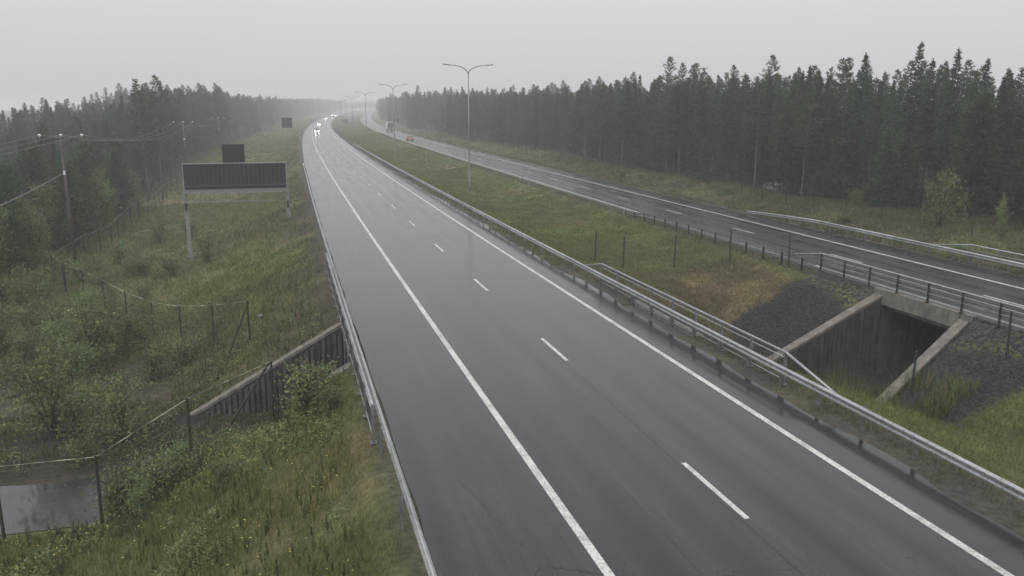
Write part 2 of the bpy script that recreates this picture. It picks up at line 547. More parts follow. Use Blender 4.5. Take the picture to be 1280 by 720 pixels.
M['cable'] = simple('overhead cable', (0.30, 0.30, 0.31), 0.45, 0.6, 0.1)
M['sign_rib'] = simple('sign rib grey', (0.05, 0.052, 0.058), 0.5, 0.2, 0.2)
M['rock'] = concrete_material('pale boulder', (0.36, 0.355, 0.34), 0.7)
M['riprap'] = simple('dark crushed rock', (0.026, 0.026, 0.028), 0.65, 0, 0.45, 5.0)
M['bark'] = simple('pine bark', (0.105, 0.09, 0.08), 0.85, 0, 0.4, 4.0)
M['bark_dark'] = simple('spruce bark', (0.045, 0.040, 0.036), 0.85, 0, 0.35, 4.0)
M['needle_pine'] = foliage_material('pine needles', (0.062, 0.098, 0.044), 0.25, transl=0.15)
M['needle_spruce'] = foliage_material('spruce needles', (0.048, 0.080, 0.040), 0.25, transl=0.12)
M['leaf'] = foliage_material('willow leaves', (0.155, 0.195, 0.08), 0.3, transl=0.3)
M['grass'] = foliage_material('grass blades', (1, 1, 1), 0.2, attr=True, transl=0.25, hue=0.0)
M['flower'] = simple('yellow petals', (0.40, 0.34, 0.09), 0.7, 0, 0.2)
M['tyre'] = simple('tyre rubber', (0.02, 0.02, 0.02), 0.7)
M['rim'] = simple('wheel rim', (0.4, 0.4, 0.42), 0.35, 0.8)
M['glass'] = simple('vehicle glass', (0.02, 0.022, 0.025), 0.08, 0, 0.1)
M['car_red'] = simple('red car paint', (0.32, 0.13, 0.13), 0.25, 0, 0.1)
M['car_dark'] = simple('dark car paint', (0.04, 0.042, 0.05), 0.25, 0.2, 0.1)
M['car_silver'] = simple('silver car paint', (0.42, 0.43, 0.44), 0.3, 0.5, 0.1)
M['truck_white'] = simple('white trailer panel', (0.72, 0.72, 0.71), 0.4, 0, 0.08)
M['truck_door_shaded'] = simple('trailer doors with painted shade', (0.055, 0.04, 0.042), 0.5, 0, 0.3)  # dark door colour carries the shade on the truck's rear
def emit_material(name, c, strength):
    m, nt, b = mat_base(name)
    b.inputs['Base Color'].default_value = (*c, 1)
    b.inputs['Emission Color'].default_value = (*c, 1)
    b.inputs['Emission Strength'].default_value = strength
    m.cycles.emission_sampling = 'NONE'
    return m
M['headlight'] = emit_material('lit headlamp', (1.0, 0.99, 0.95), 40.0)
M['taillight'] = emit_material('lit tail lamp', (1.0, 0.10, 0.08), 0.5)

# ------------------------------------------------------------------ ground sheet
def ground_colour(o, s):
    x, y = XY(o, s)
    ob = OB(s)
    z = terrain(o, s)
    n1, n2, n3 = fnoise(x, y, 5, 11), fnoise(x, y, 11, 21), fnoise(x, y, 2.2, 31)
    green = np.array([0.112, 0.126, 0.052]); straw = np.array([0.165, 0.135, 0.075]); red = np.array([0.098, 0.076, 0.050])
    soil = np.array([0.040, 0.033, 0.029]); gravel = np.array([0.105, 0.098, 0.09]); dark = np.array([0.030, 0.030, 0.032])
    mown = np.array([0.098, 0.118, 0.044]); litter = np.array([0.060, 0.050, 0.038])
    def mix(a, b, t): return a * (1 - t[..., None]) + b * t[..., None]
    O1 = np.ones(np.broadcast(o, s).shape)
    c = mix(np.broadcast_to(green, O1.shape + (3,)), straw, sstep(0.45, 0.75, n1) * 0.8)
    c = mix(c, red, sstep(0.55, 0.75, n2) * 0.6)
    # left: bare brown strip below the guard rail, soil on the low ground
    c = mix(c, litter, sstep(-11.5, -8.3, o) * (o < -7) * sstep(0.15, 0.5, n3) * sstep(26, 40, s))
    low = (o < -13) * sstep(32.3, 33.0, s) * sstep(52, 42, s)
    c = mix(c, soil, low * sstep(0.30, 0.55, n1) * 0.9)
    c = mix(c, np.array([0.050, 0.041, 0.038]), low * sstep(0.45, 0.65, n2) * 0.7)
    # median lawn
    md = sstep(6.6, 7.6, o) * sstep(-5.0, -6.0, o - ob)
    lawn = mix(np.broadcast_to(mown, O1.shape + (3,)), straw * 0.85, sstep(0.5, 0.75, n1) * 0.55)
    lawn = mix(lawn, red, sstep(0.52, 0.75, n2) * 0.5)
    lawn = lawn * (0.62 + 0.75 * fnoise(x, y, 1.3, 71))[..., None]
    dry = mix(np.broadcast_to(red, O1.shape + (3,)), straw, sstep(0.45, 0.7, n3) * 0.8)
    dry = mix(dry, green * 0.8, sstep(0.55, 0.75, n1) * 0.6)
    cutz = sstep(46.6, 44.8, s)
    lawn = mix(lawn, dry, cutz * sstep(24, 30, s))
    c = mix(c, lawn, md)
    # dark crushed rock round the portal
    nr = fnoise(x, y, 3.0, 57) * 2.6 + fnoise(x, y, .8, 58) * 0.9 - 1.0
    rip = md * np.maximum(sstep(1.0, 0, (s - SF(o)) - 1.2 - 0.42 * np.clip(o - 12, 0, 9) - nr) * (s > 33),
                          sstep(1.0, 0, (SN(o) - s) - 1.0 - 0.75 * np.clip(o - 11.5, 0, 9) - nr) * (s < 33))
    c = mix(c, dark, rip)
    # verges
    rv = o - (ob + 6.2)
    c = mix(c, litter * 1.15, sstep(1.5, 5, rv) * sstep(0.25, 0.55, n1) * 0.85)
    c = mix(c, litter * 0.75, sstep(10, 15, rv))
    c = mix(c, litter * 0.8, sstep(-27, -33, o))
    plat = np.maximum(((o > -7.7) & (o < 6.8)) * 1.0, ((o > ob - 5.0) & (rv < 0.5)) * 1.0)
    plat = np.maximum(plat, 0.6 * sstep(2.2, 0.5, rv) * (rv > 0))
    c = mix(c, gravel * 0.7, plat * (0.55 + 0.45 * sstep(0.3, 0.6, n3)))
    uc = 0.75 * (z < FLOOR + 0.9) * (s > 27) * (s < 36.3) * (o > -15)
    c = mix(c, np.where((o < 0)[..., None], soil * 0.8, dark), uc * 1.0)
    return c * (0.85 + 0.3 * n3)[..., None]

def axis_list(*segs):
    out = []
    for a, b, st in segs:
        out += list(np.arange(a, b - 1e-6, st))
    out.append(segs[-1][1])
    return np.array(out)
sl = axis_list((-45, 8, 3), (8, 26, 0.5), (26, 47, 0.2), (47, 100, 1.0), (100, 300, 4), (300, 900, 15), (900, 2200, 50))
ol = axis_list((-1000, -100, 45), (-100, -40, 4), (-40, -22, 1), (-22, -7.8, 0.35), (-7.8, 6.3, 0.45), (6.3, 19.5, 0.25), (19.5, 34, 0.5), (34, 60, 1.2), (60, 100, 4), (100, 1000, 45))
SS, OO = np.meshgrid(sl, ol, indexing='ij')
ZZ = terrain(OO, SS)
XX, YY = XY(OO, SS)
Vg = np.stack([XX, YY, ZZ + ZEL(SS)], -1).reshape(-1, 3)
ns, no = SS.shape
ii = (np.arange(ns - 1)[:, None] * no + np.arange(no - 1)[None, :]).ravel()
Fg = np.stack([ii, ii + 1, ii + no + 1, ii + no], 1)
g = obj('ground', Vg, Fg, M['ground'], cols=ground_colour(OO, SS).reshape(-1, 3), smooth=True)
tag(g, 'rolling verge, embankment and median ground under the grass', kind='structure')

# ------------------------------------------------------------------ carriageways and markings
def strip(name, o0f, o1f, s0, s1, z, mat, parent=None, n_o=2, uvc=None, depth=0.1):
    s = np.concatenate([np.arange(s0, min(s1, 70), 0.4), np.arange(70, min(s1, 120), 1.5), np.arange(max(s0, 120), s1, 6.0), [s1]])
    a, b = o0f(s), o1f(s)
    c = uvc(s) if uvc else 0 * s
    rows, uv = [], []
    for t, dz in ((0, -depth), (0, 0), (1, 0), (1, -depth)):
        o = a + (b - a) * t
        rows.append(W(o, s, z + dz)); uv.append(np.stack([o - c, ARC(s)], -1))
    V = np.stack(rows, 1).reshape(-1, 3); U = np.stack(uv, 1).reshape(-1, 2)
    n = len(s)
    F = np.array([(i * 4 + k, i * 4 + k + 1, i * 4 + k + 5, i * 4 + k + 4) for i in range(n - 1) for k in range(3)])
    return obj(name, V, F, mat, parent, uv=U)
cA = strip('carriageway', lambda s: -6.95 + 0 * s + 0.10 * (vnoise(s, s * 0, 1.7) - 0.5), lambda s: 5.30 + 0 * s + 0.75 * (fnoise(s, s * 0 + 9, 3.1) - 0.5), -40, 2100, 0.0, M['asphalt'])
tag(cA, 'wet grey carriageway nearest the camera with oncoming traffic', kind='structure')
cB = strip('carriageway', lambda s: OB(s) - 3.85 + 0.08 * (vnoise(s, s * 0, 2.0) - 0.5), lambda s: OB(s) + 5.6 + 0.2 * (vnoise(s, s * 0, 2.3) - 0.5), -40, 2100, 0.0, M['asphalt_b'], uvc=lambda s: OB(s))
tag(cB, 'wet grey carriageway beyond the grassy median', kind='structure')
def line(of, w, s0, s1, parent):
    o = strip('edge_line', lambda s: of(s) - w / 2, lambda s: of(s) + w / 2, s0, s1, 0.006, M['paint'], parent, depth=0.004)
    return o
line(lambda s: -3.78 + 0 * s, 0.20, -40, 1500, cA)
line(lambda s: 3.66 + 0 * s, 0.19, -40, 1500, cA)
line(lambda s: OB(s) - 3.22, 0.18, -40, 1500, cB)
line(lambda s: OB(s) + 3.12, 0.20, -40, 1500, cB)
def dashes(parent, of, s_first, k0, k1, w):
    a0 = ARC(s_first)
    for k in range(k0, k1):
        sa = np.linspace(a0 + 12 * k, a0 + 12 * k + 3.0, 3)
        s = S_AT(sa)
        ob = of(s)
        V = np.concatenate([W(ob - w / 2, s, 0.006), W(ob + w / 2, s, 0.006), W(ob - w / 2, s, 0.001), W(ob + w / 2, s, 0.001)])
        F = [(0, 3, 4, 1), (1, 4, 5, 2), (6, 0, 1, 7), (7, 1, 2, 8), (3, 9, 10, 4), (4, 10, 11, 5), (0, 6, 9, 3), (2, 5, 11, 8)]
        c = W(ob[1], s[1], 0.0)
        d = obj('lane_dash', V, F, M['paint'], parent, c)
        d.location = c.tolist()
dashes(cA, lambda s: 0 * s, 16.4, -2, 60, 0.13)
dashes(cB, lambda s: OB(s), 54.1 - 1.45, -4, 50, 0.13)

# the small path through the underpasses
ps = np.arange(-60, 80, 0.5)
def path_strip():
    rows, uv = [], []
    for t, dz in ((0, -0.1), (0, 0), (1, 0), (1, -0.1)):
        o = ps
        a = np.where((o > AL) & (o < BR + 2), SN(0) + 0.3, 29.7) + 0 * o
        a = np.where(o < -14, 28.9, np.maximum(SN(o) + 0.25, 29.7))
        e_ = np.where(o < -10, 32.75, 33.0)
        s = a + (e_ - a) * t + 0.7 * (fnoise(o, o * 0 + 5 * t, 3.0) - 0.5)
        rows.append(W(o, s, FLOOR + 0.03 + dz)); uv.append(np.stack([(s - 31.4) * 1.037, o], -1))
    n = len(ps)
    V = np.stack(rows, 1).reshape(-1, 3)
    F = np.array([(i * 4 + k + 4, i * 4 + k + 5, i * 4 + k + 1, i * 4 + k) for i in range(n - 1) for k in range(3)])
    return obj('path', V, F, M['path'], uv=np.stack(uv, 1).reshape(-1, 2))
tag(path_strip(), 'narrow wet path running under both carriageways', kind='structure')

# ------------------------------------------------------------------ underpass bridges
def quad_prism(mb, outline_os, z0, z1):
    """outline_os: list of (o, s); z0, z1: scalars or per-corner lists"""
    n = len(outline_os)
    z0 = [z0] * n if np.isscalar(z0) else z0
    z1 = [z1] * n if np.isscalar(z1) else z1
    V = [W(o, s, z0[i]) for i, (o, s) in enumerate(outline_os)] + [W(o, s, z1[i]) for i, (o, s) in enumerate(outline_os)]
    F = [tuple(range(n - 1, -1, -1)), tuple(range(n, 2 * n))] + [(i, (i + 1) % n, n + (i + 1) % n, n + i) for i in range(n)]
    mb.add(V, F)
def bridge(oL, oR, label, wings):
    b0 = W((oL + oR) / 2, 33, 0)
    b0[2] = FLOOR
    t = thing('underpass_bridge', b0, label, 'bridge', 'underpass bridges')
    sf, sn = lambda o: float(SF(np.array(o))), lambda o: float(SF(np.array(o)) - SPAN(o))
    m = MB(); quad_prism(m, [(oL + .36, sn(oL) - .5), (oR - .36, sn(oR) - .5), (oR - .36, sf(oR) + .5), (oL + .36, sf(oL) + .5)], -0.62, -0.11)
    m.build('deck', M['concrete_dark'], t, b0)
    for oe, sg in ((oL, 1), (oR, -1)):
        m = MB(); quad_prism(m, [(oe, sn(oe) - .55), (oe + .34 * sg, sn(oe) - .55), (oe + .34 * sg, sf(oe) + .55), (oe, sf(oe) + .55)][::sg], -0.68, 0.06)
        m.build('edge_beam', M['concrete'], t, b0)
        m = MB(); quad_prism(m, [(oe + .36 * sg, sn(oe)), (oe + .8 * sg, sn(oe)), (oe + .8 * sg, sf(oe)), (oe + .36 * sg, sf(oe))][::sg], -0.95, -0.625)
        m.build('crossbeam', M['concrete'], t, b0)
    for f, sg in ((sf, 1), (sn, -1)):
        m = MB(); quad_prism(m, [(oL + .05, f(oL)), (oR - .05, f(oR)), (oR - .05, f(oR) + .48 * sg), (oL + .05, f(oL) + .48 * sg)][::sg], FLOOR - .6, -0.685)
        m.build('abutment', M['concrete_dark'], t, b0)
    for o_start, o_end, far, boards in wings:
        f = (lambda o: float(SF(np.array(o)))) if far else (lambda o: float(SN(np.array(o))))
        sg = 1 if far else -1
        d = 1 if o_end > o_start else -1
        oo = np.linspace(o_start + 0.02 * d, o_end, 14)
        top = np.array([float(coping(np.array(o_start + d * max(abs(v - o_start), .05)))) for v in oo]) + 0.10
        V, F = [], []
        for v, tz in zip(oo, top):
            s0 = f(v)
            V += [W(v, s0, FLOOR - .6), W(v, s0 + .42 * sg, FLOOR - .6), W(v, s0 + .42 * sg, max(tz, FLOOR - .4)), W(v, s0, max(tz, FLOOR - .4))]
        n = len(oo)
        for i in range(n - 1):
            for k in range(4):
                F.append((i * 4 + k, i * 4 + (k + 1) % 4, i * 4 + 4 + (k + 1) % 4, i * 4 + 4 + k))
        F += [(3, 2, 1, 0), (4 * n - 4, 4 * n - 3, 4 * n - 2, 4 * n - 1)]
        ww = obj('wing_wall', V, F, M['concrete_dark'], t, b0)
        V, F = [], []
        for v, tz in zip(oo, top):
            s0 = f(v); tz = max(tz, FLOOR - .38)
            V += [W(v, s0 - .07 * sg, tz + .003), W(v, s0 + .44 * sg, tz + .003), W(v, s0 + .44 * sg, tz + .14), W(v, s0 - .07 * sg, tz + .14)]
        for i in range(n - 1):
            for k in range(4):
                F.append((i * 4 + k, i * 4 + (k + 1) % 4, i * 4 + 4 + (k + 1) % 4, i * 4 + 4 + k))
        F += [(3, 2, 1, 0), (4 * n - 4, 4 * n - 3, 4 * n - 2, 4 * n - 1)]
        obj('coping', V, F, M['coping'], ww, b0)
        if boards:
            L = abs(o_end - o_start)
            nb = int(L / 0.235)
            for i in range(nb):
                a = o_start + d * (0.06 + i * 0.235); e = a + d * 0.150
                dep = (0.08 if oL < 0 else 0.025) + 0.06 * random.random() * (1 if oL < 0 else .4)
                ta = float(coping(np.array(a))) + 0.06 - 0.12 * random.random() ** 2; te = float(coping(np.array(e))) + 0.06 - 0.12 * random.random() ** 2
                if min(ta, te) < FLOOR + 0.15: break
                m = MB()
                quad_prism(m, [(a, f(a) - dep * sg), (e, f(e) - dep * sg), (e, f(e) - .001 * sg), (a, f(a) - .001 * sg)], FLOOR - .2, [ta, te, te, ta])
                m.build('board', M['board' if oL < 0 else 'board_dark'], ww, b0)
    return t
bridge(AL, AR, 'concrete underpass bridge carrying the near carriageway, ribbed wing wall on its left', [(AL, -14.0, True, True), (AL, -9.6, False, False), (AR, 12.4, True, False), (AR, 12.4, False, False)])
bridge(BL, BR, 'concrete underpass bridge with dark open portal below the far carriageway', [(BL, 12.45, True, True), (BL, 12.45, False, False), (BR, 36, True, False), (BR, 36, False, False)])

# ------------------------------------------------------------------ guard rails and parapets
def wprofile(sg):
    pts = [(0.0, -.155), (.03, -.15), (.085, -.11), (.085, -.065), (.03, -.02), (.03, .02), (.085, .065), (.085, .11), (.03, .15), (0, .155)]
    back = [(a - .012, b) for a, b in pts[::-1]]
    return [(a * sg * .9, b * .86) for a, b in (pts + back)]
def rail_path(of, s0, s1, zf, step=2.0):
    n = max(2, int(abs(s1 - s0) / step) + 1)
    out = []
    for s in np.linspace(s0, s1, n):
        out.append((W(float(of(s)), s, float(zf(s))), side(s)))
    return out
def rail_segments(of, s0, s1, sg, zf, t, base):
    """four-metre beam lengths lapped and bolted end over end"""
    s, k = s0, 0
    while s < s1 - .05:
        e = min(s1, s + (3.86 if s < 110 else 11.6))
        ov = .003 if k % 2 else 0.0
        m = MB().sweep(wprofile(sg), rail_path(lambda q: of(q) + (ov + random.uniform(0, .004)) * sg, s, min(s1, e + .16), lambda q: zf(q) + ov, 2.0))
        if s < 60:
            for dz in (-.09, -.03, .03, .09):
                m.box(W(float(of(e)) + .085 * sg * (1 if abs(dz) > .05 else .5), e + .05, zf(e) + dz), (.025, .03, .03), [side(e), along(e), np.array([0, 0, 1.0])])
        m.build('rail_beam', M['steel'], t, base)
        s, k = e, k + 1
def guard_rail(of, s0, s1, sg, label, post_step, ramp0=0, ramp1=0, mat_post='steel_dull', zc=0.58, buffer=None, group='motorway guard rails'):
    base = W(float(of(s0)), s0, 0); base[2] = TZ(float(of(s0)), s0)
    t = thing('guard_rail', base, label, 'guard rail', group)
    def zf(s):
        z = zc
        if ramp1 and s > s1 - ramp1: z = zc - (zc - .12) * ((s - (s1 - ramp1)) / ramp1) ** 1.3
        if ramp0 and s < s0 + ramp0: z = zc - (zc - .12) * (((s0 + ramp0) - s) / ramp0) ** 1.3
        return z
    rail_segments(lambda s: of(s) + .02 * sg, s0, s1, sg, zf, t, base)
    s = s0 + 1.0
    while s < s1 - 0.5:
        st = post_step(s) if callable(post_step) else post_step
        z1 = zf(s) + .12
        o = float(of(s)) - .07 * sg
        zt = TZ(o, s) - float(ZEL(s))
        c = W(o, s, 0)
        h = z1 - (zt - .3)
        mm = MB()
        ax = [side(s), along(s), np.array([0, 0, 1.0])]
        mm.box(c + np.array([0, 0, (z1 + zt - .3) / 2]), (.012, .10, h), ax)
        mm.box(c + np.array([0, 0, (z1 + zt - .3) / 2]) + ax[1] * .05 - ax[0] * .03 * sg, (.06, .012, h), ax)
        mm.box(c + np.array([0, 0, (z1 + zt - .3) / 2]) - ax[1] * .05 - ax[0] * .03 * sg, (.06, .012, h), ax)
        mm.build('post', M[mat_post], t, base)
        s += st / 1.037
    if buffer is not None:
        for bs in buffer:
            mm = MB()
            mm.box(W(float(of(bs)) + .03 * sg, bs, zf(bs)), (.2, .5, .36), [side(bs), along(bs), np.array([0, 0, 1.0])])
            mm.build('end_cap', M['truck_white'], t, base)
    return t
guard_rail(lambda s: -7.28, -10, 139, 1, 'long steel guard rail along the left edge of the near carriageway', lambda s: 2 if 20 < s < 50 else 4, ramp1=9, buffer=[129])
guard_rail(lambda s: 5.78, -10, 212, -1, 'long steel guard rail between the near carriageway and the median', lambda s: 2 if 18 < s else 4, ramp1=8)
guard_rail(lambda s: OB(s) - 4.75, 39, 66, 1, 'short steel guard rail with close dark posts before the far bridge', 2.0, ramp1=9, mat_post='post_dark')
guard_rail(lambda s: OB(s) + 5.75, -5, 63, -1, 'steel guard rail along the forest side of the far carriageway', 2.0, ramp1=10)

def parapet(of, s0, s1, label, bars, top=1.08, mesh=False, slope0=0.0, slope1=0.0, beam=None, post_mat='steel_dull', step=2.0, pr=.045):
    base = W(float(of(s0)), s0, 0); base[2] = base[2] - 0.3
    t = thing('bridge_railing', base, label, 'railing', 'bridge railings')
    def pts(z, a, b): return [W(float(of(s)), s, z) for s in np.linspace(a, b, max(2, int((b - a) / 2.0) + 1))]
    hp = pts(top, s0, s1)
    if slope0: hp = [W(float(of(s0 - slope0)) , s0 - slope0, .52)] + hp
    if slope1: hp = hp + [W(float(of(s1 + slope1)), s1 + slope1, .55)]
    m = MB().tube(hp, pr, 8); m.build('handrail', M['steel'], t, base, smooth=True)
    for z in bars:
        m = MB().tube(pts(z, s0, s1), .024, 6); m.build('bar', M['steel'], t, base, smooth=True)
    if beam is not None:
        sg, zb = beam
        rail_segments(lambda s: of(s) + .07 * sg, s0 - .3, s1 + .3, sg, lambda s: zb, t, base)
    n = int(round((s1 - s0) * 1.037 / step))
    for s in np.linspace(s0, s1, n + 1):
        o = float(of(s))
        zb = min(TZ(o, s), 0.0) - .25
        if 28 < s < 37 and TZ(o, s) < -1: zb = -.2
        ax = [side(s), along(s), np.array([0, 0, 1.0])]
        m = MB()
        m.box(W(o, s, (zb + top) / 2), (.09, .065, top - zb), ax)
        m.box(W(o, s, max(zb + .25, -.02) + .02), (.17, .2, .03), ax)
        m.build('post', M[post_mat], t, base)
    if mesh:
        m = MB()
        for s in np.arange(s0, s1, .13):
            m.box(W(float(of(s)) , s, .60), (.007, .007, .90), [side(s), along(s), np.array([0, 0, 1.0])])
        m.build('wire_mesh', M['wire'], t, base)
    return t
parapet(lambda s: -7.48, 22.6, 46, 'steel parapet with wire mesh on the left edge of the near bridge', [.86, .14], mesh=True, slope0=0, slope1=0)
parapet(lambda s: 6.02, 23.8, 39.4, 'steel parapet with wire mesh on the median side of the near bridge', [.90, .14], mesh=True, slope0=2.6, slope1=2.4, pr=.05)
parapet(lambda s: OB(s) - 3.98, 14, 39.5, 'steel parapet with three bars above the dark portal', [.78, .5, .26], top=1.0, slope1=2.4, beam=(1, .52), post_mat='post_dark')
parapet(lambda s: OB(s) + 6.2, 10, 39.5, 'steel parapet on the forest side of the far bridge at the right edge', [.75, .4], top=1.05, slope1=3.0)

# ------------------------------------------------------------------ street lamps in the median
def make_lamp():
    t = thing('street_lamp', (0, 0, 0), 'lamp', 'street lamp', 'double-armed lamps in the median')
    m = MB().tube([(0, 0, -.3), (0, 0, 1.2), (0, 0, 1.25), (0, 0, 7), (0, 0, 13.75)], [.12, .12, .10, .085, .06], 10); m.build('pole', M['lamp_pole'], t, smooth=True)
    m = MB().box((0, 0, -.02), (.5, .5, .16)).box((.0, -.13, .75), (.1, .04, .45)); m.build('foot', M['concrete'], t)
    for sg in (-1, 1):
        P = []
        for q in np.linspace(0, 1, 9):
            P.append((sg * (2.25 * q ** 1.55), 0, 13.7 + 1.02 * math.sin(min(1, q * 1.05) * math.pi / 2) ** .8))
        m = MB().tube(P, [.055] * 5 + [.05, .045, .04, .035], 8); a = m.build('arm', M['lamp_pole'], t, smooth=True)
        m = MB()
        m.sweep([(-.11, -.03), (-.08, -.06), (.08, -.06), (.11, -.03), (.07, .045), (-.07, .045)],
                [(np.array([sg * 2.12, 0, 14.72]), np.array([0, 1.0, 0])), (np.array([sg * 2.5, 0, 14.78]), np.array([0, 1.25, 0])), (np.array([sg * 2.95, 0, 14.835]), np.array([0, .9, 0]))])
        m.build('luminaire', M['sign_strip'], t)
    return t
lamp0 = make_lamp()
names = ['nearest', 'second', 'third', 'fourth', 'fifth', 'sixth', 'seventh', 'eighth']
for k in range(8):
    s = 94.5 + 72.5 * k
    p = W(11.45, s, 0); p[2] = TZ(11.45, s)
    L = lamp0 if k == 0 else dup(lamp0, p)
    L.location = p.tolist(); L.rotation_euler = (0, 0, math.atan2(side(s)[1], side(s)[0]))
    L['label'] = ('nearest and tallest-looking double-armed street lamp in the median' if k == 0 else
                  f'{names[k]} double-armed street lamp counted from the camera along the median')

# ------------------------------------------------------------------ signs
def big_sign():
    cx, cy = -24.35, 72.0
    o, s = OS(cx, cy)
    sd, al = side(s), along(s)
    c = W(o, s, 0)
    zg = TZ(o, s)
    base = np.array([c[0], c[1], zg])
    t = thing('variable_message_sign', base, 'wide dark sign board with a small square panel on top, on steel posts', 'road sign')
    ax = [sd, al, np.array([0, 0, 1.0])]
    def P(u, v, z): return c + sd * u + al * v + np.array([0, 0, z])
    HW = 4.28
    MB().box(P(0, 0, 3.12), (2 * HW, .22, 2.2), ax).build('panel', M['sign_dark'], t, base)
    m = MB()
    for u0, u1, z0, z1 in ((-HW - .05, HW + .05, 4.225, 4.30), (-HW - .05, HW + .05, 1.94, 2.015)):
        m.box(P((u0 + u1) / 2, 0, (z0 + z1) / 2), (u1 - u0, .30, z1 - z0), ax)
    for u in (-HW - .02, HW + .02):
        m.box(P(u, 0, 3.12), (.07, .30, 2.2), ax)
    m.build('frame', M['sign_steel'], t, base)
    for i in range(23):                                   # folded cassette ribs of the back
        u = -HW + .19 + i * (2 * HW - .38) / 22
        MB().box(P(u, -.125, 3.28), (.05, .04, 1.78), ax).build('rib', M['sign_rib'], t, base)
    for k in range(3):
        u = -HW + (k + .5) * 2 * HW / 3
        MB().box(P(u, -.13, 2.18), (2 * HW / 3 - .10, .05, .27), ax).build('service_hatch', M['sign_dark'], t, base)
    MB().box(P(0, -.14, 2.36), (2 * HW - .04, .06, .05), ax).build('hatch_rail', M['sign_strip'], t, base)
    tp = MB().box(P(-.05, 0, 5.10), (1.78, .2, 1.55), ax).build('top_panel', M['sign_dark'], t, base)
    m = MB()
    for z in (4.34, 5.90): m.box(P(-.05, 0, z), (1.90, .26, .06), ax)
    for u in (-.97, .87): m.box(P(u, 0, 5.12), (.06, .26, 1.50), ax)
    m.build('panel_frame', M['sign_strip'], tp, base)
    w = MB().box(P(0, -.45, 1.80), (2 * HW + .3, .10, .16), ax).box(P(0, .35, 1.80), (2 * HW + .3, .10, .16), ax)
    for i in range(30):
        w.box(P(-HW + i * 2 * HW / 29, -.05, 1.82), (.04, .78, .05), ax)
    w.build('walkway', M['sign_steel'], t, base)
    MB().box(P(-.6, -.45, .98), (2 * HW - 1.2, .06, .07), ax).build('tie_bar', M['sign_steel'], t, base)
    for u, ztop in ((-HW - .02, 2.85), (HW + .02, 2.4)):
        q = P(u, .32, 0)
        zg2 = TZxy(q[0], q[1])
        po = MB()
        po.box(P(u, .32, (ztop + zg2 - .3) / 2), (.32, .30, ztop - zg2 + .3), ax).build('post', M['sign_steel'], t, base)
        m = MB().box(P(u, .32, zg2 + .1), (.55, .55, .35), ax); m.build('footing', M['concrete'], t, base)
        MB().box(P(u, .05, .55), (.17, .3, .62), ax).build('cable_box', M['sign_dark'], t, base)
        MB().box(P(u, -.05, 1.65), (.16, .8, .14), ax).build('bracket', M['sign_steel'], t, base)
    return t
big_sign()
def post_sign(o, s, w, h, z0, label, mat='sign_dark', legs=2, group=None, ztop=None):
    c = W(o, s, 0); zg = TZ(o, s)
    c[2] = zg
    t = thing('road_sign', c, label, 'road sign', group, rotz=math.atan2(side(s)[1], side(s)[0]))
    MB().box((0, 0, z0 - zg + h / 2), (w, .06, h)).build('panel', M[mat], t)
    m = MB()
    for z in (z0 - zg + .02, z0 - zg + h - .02): m.box((0, -.05, z), (w + .04, .08, .07))
    m.build('frame', M['sign_strip'], t)
    for u in ((-w * .3, w * .3) if legs == 2 else (0,)):
        MB().tube([(u, .08, -.3), (u, .08, z0 - zg + h * .92)], .06, 8).build('post', M['sign_steel'], t)
    return t
post_sign(-11.2, 252, 3.0, 3.0, 3.65, 'lone square grey sign back standing above the left bank in the mist')
post_sign(14.5, 505, 2.2, 2.4, .9, 'small dark sign in the median below the far lamps, nearer of two', legs=1)
post_sign(13.0, 560, 2.2, 2.4, .9, 'small dark sign in the median below the far lamps, farther of two', legs=1)
post_sign(float(OB(380)) + 8, 385, 1.3, 1.6, 3.4, 'small dark sign on the forest verge above the truck', legs=1)
post_sign(float(OB(380)) + 11, 440, 1.0, 1.2, 3.0, 'tiny dark sign on the forest verge left of the truck', legs=1)

# ------------------------------------------------------------------ power line on the left
PL = [(-34.9, 63.8), (-55.6, 140.0), (-76.6, 216.0), (-98.5, 292.0), (-121, 369.0)]
def power_pole(x, y, label):
    z = TZxy(x, y)
    o, s = OS(x, y)
    t = thing('power_pole', (x, y, z), label, 'power pole', 'timber poles of the power line', rotz=math.atan2(side(s)[1], side(s)[0]))
    top = 6.75 - z
    MB().tube([(0, 0, -.4), (0, 0, top * .5), (0, 0, top)], [.15, .13, .10], 10).build('pole', M['timber'], t, smooth=True)
    MB().box((0, .12, top - .12), (3.1, .10, .13)).build('crossarm', M['timber'], t)
    for u in (-1.48, 0, 1.48):
        m = MB().tube([(u, .12, top - .05), (u, .12, top + .08), (u, .12, top + .09), (u, .12, top + .2), (u, .12, top + .25)], [.03, .03, .10, .12, .07], 10)
        m.build('insulator', M['ceramic'], t, smooth=True)
    MB().box((.45, .06, top - .45), (1.05, .05, .06), [np.array([.78, 0, .62]), np.array([0, 1.0, 0]), np.array([-.62, 0, .78])]).build('brace', M['timber'], t)
    MB().tube([(0, -.12, top - 2.85), (0, -.12, top - 2.55)], [.09, .07], 8).build('wire_bracket', M['ceramic'], t)
    return t
pl_lab = ['nearest timber power pole standing by the fence corner', 'second power pole left of the wide dark sign', 'third power pole, just above the small square sign panel',
          'fourth power pole in the mist right of the sign panel', 'farthest power pole faint in the mist']
tops = []
for i, (x, y) in enumerate(PL):
    power_pole(x, y, pl_lab[i])
    o, s = OS(x, y)
    tops.append((np.array([x, y, 6.95]), side(s), along(s)))
near_end = np.array([-33.0, -4.0, 6.2])
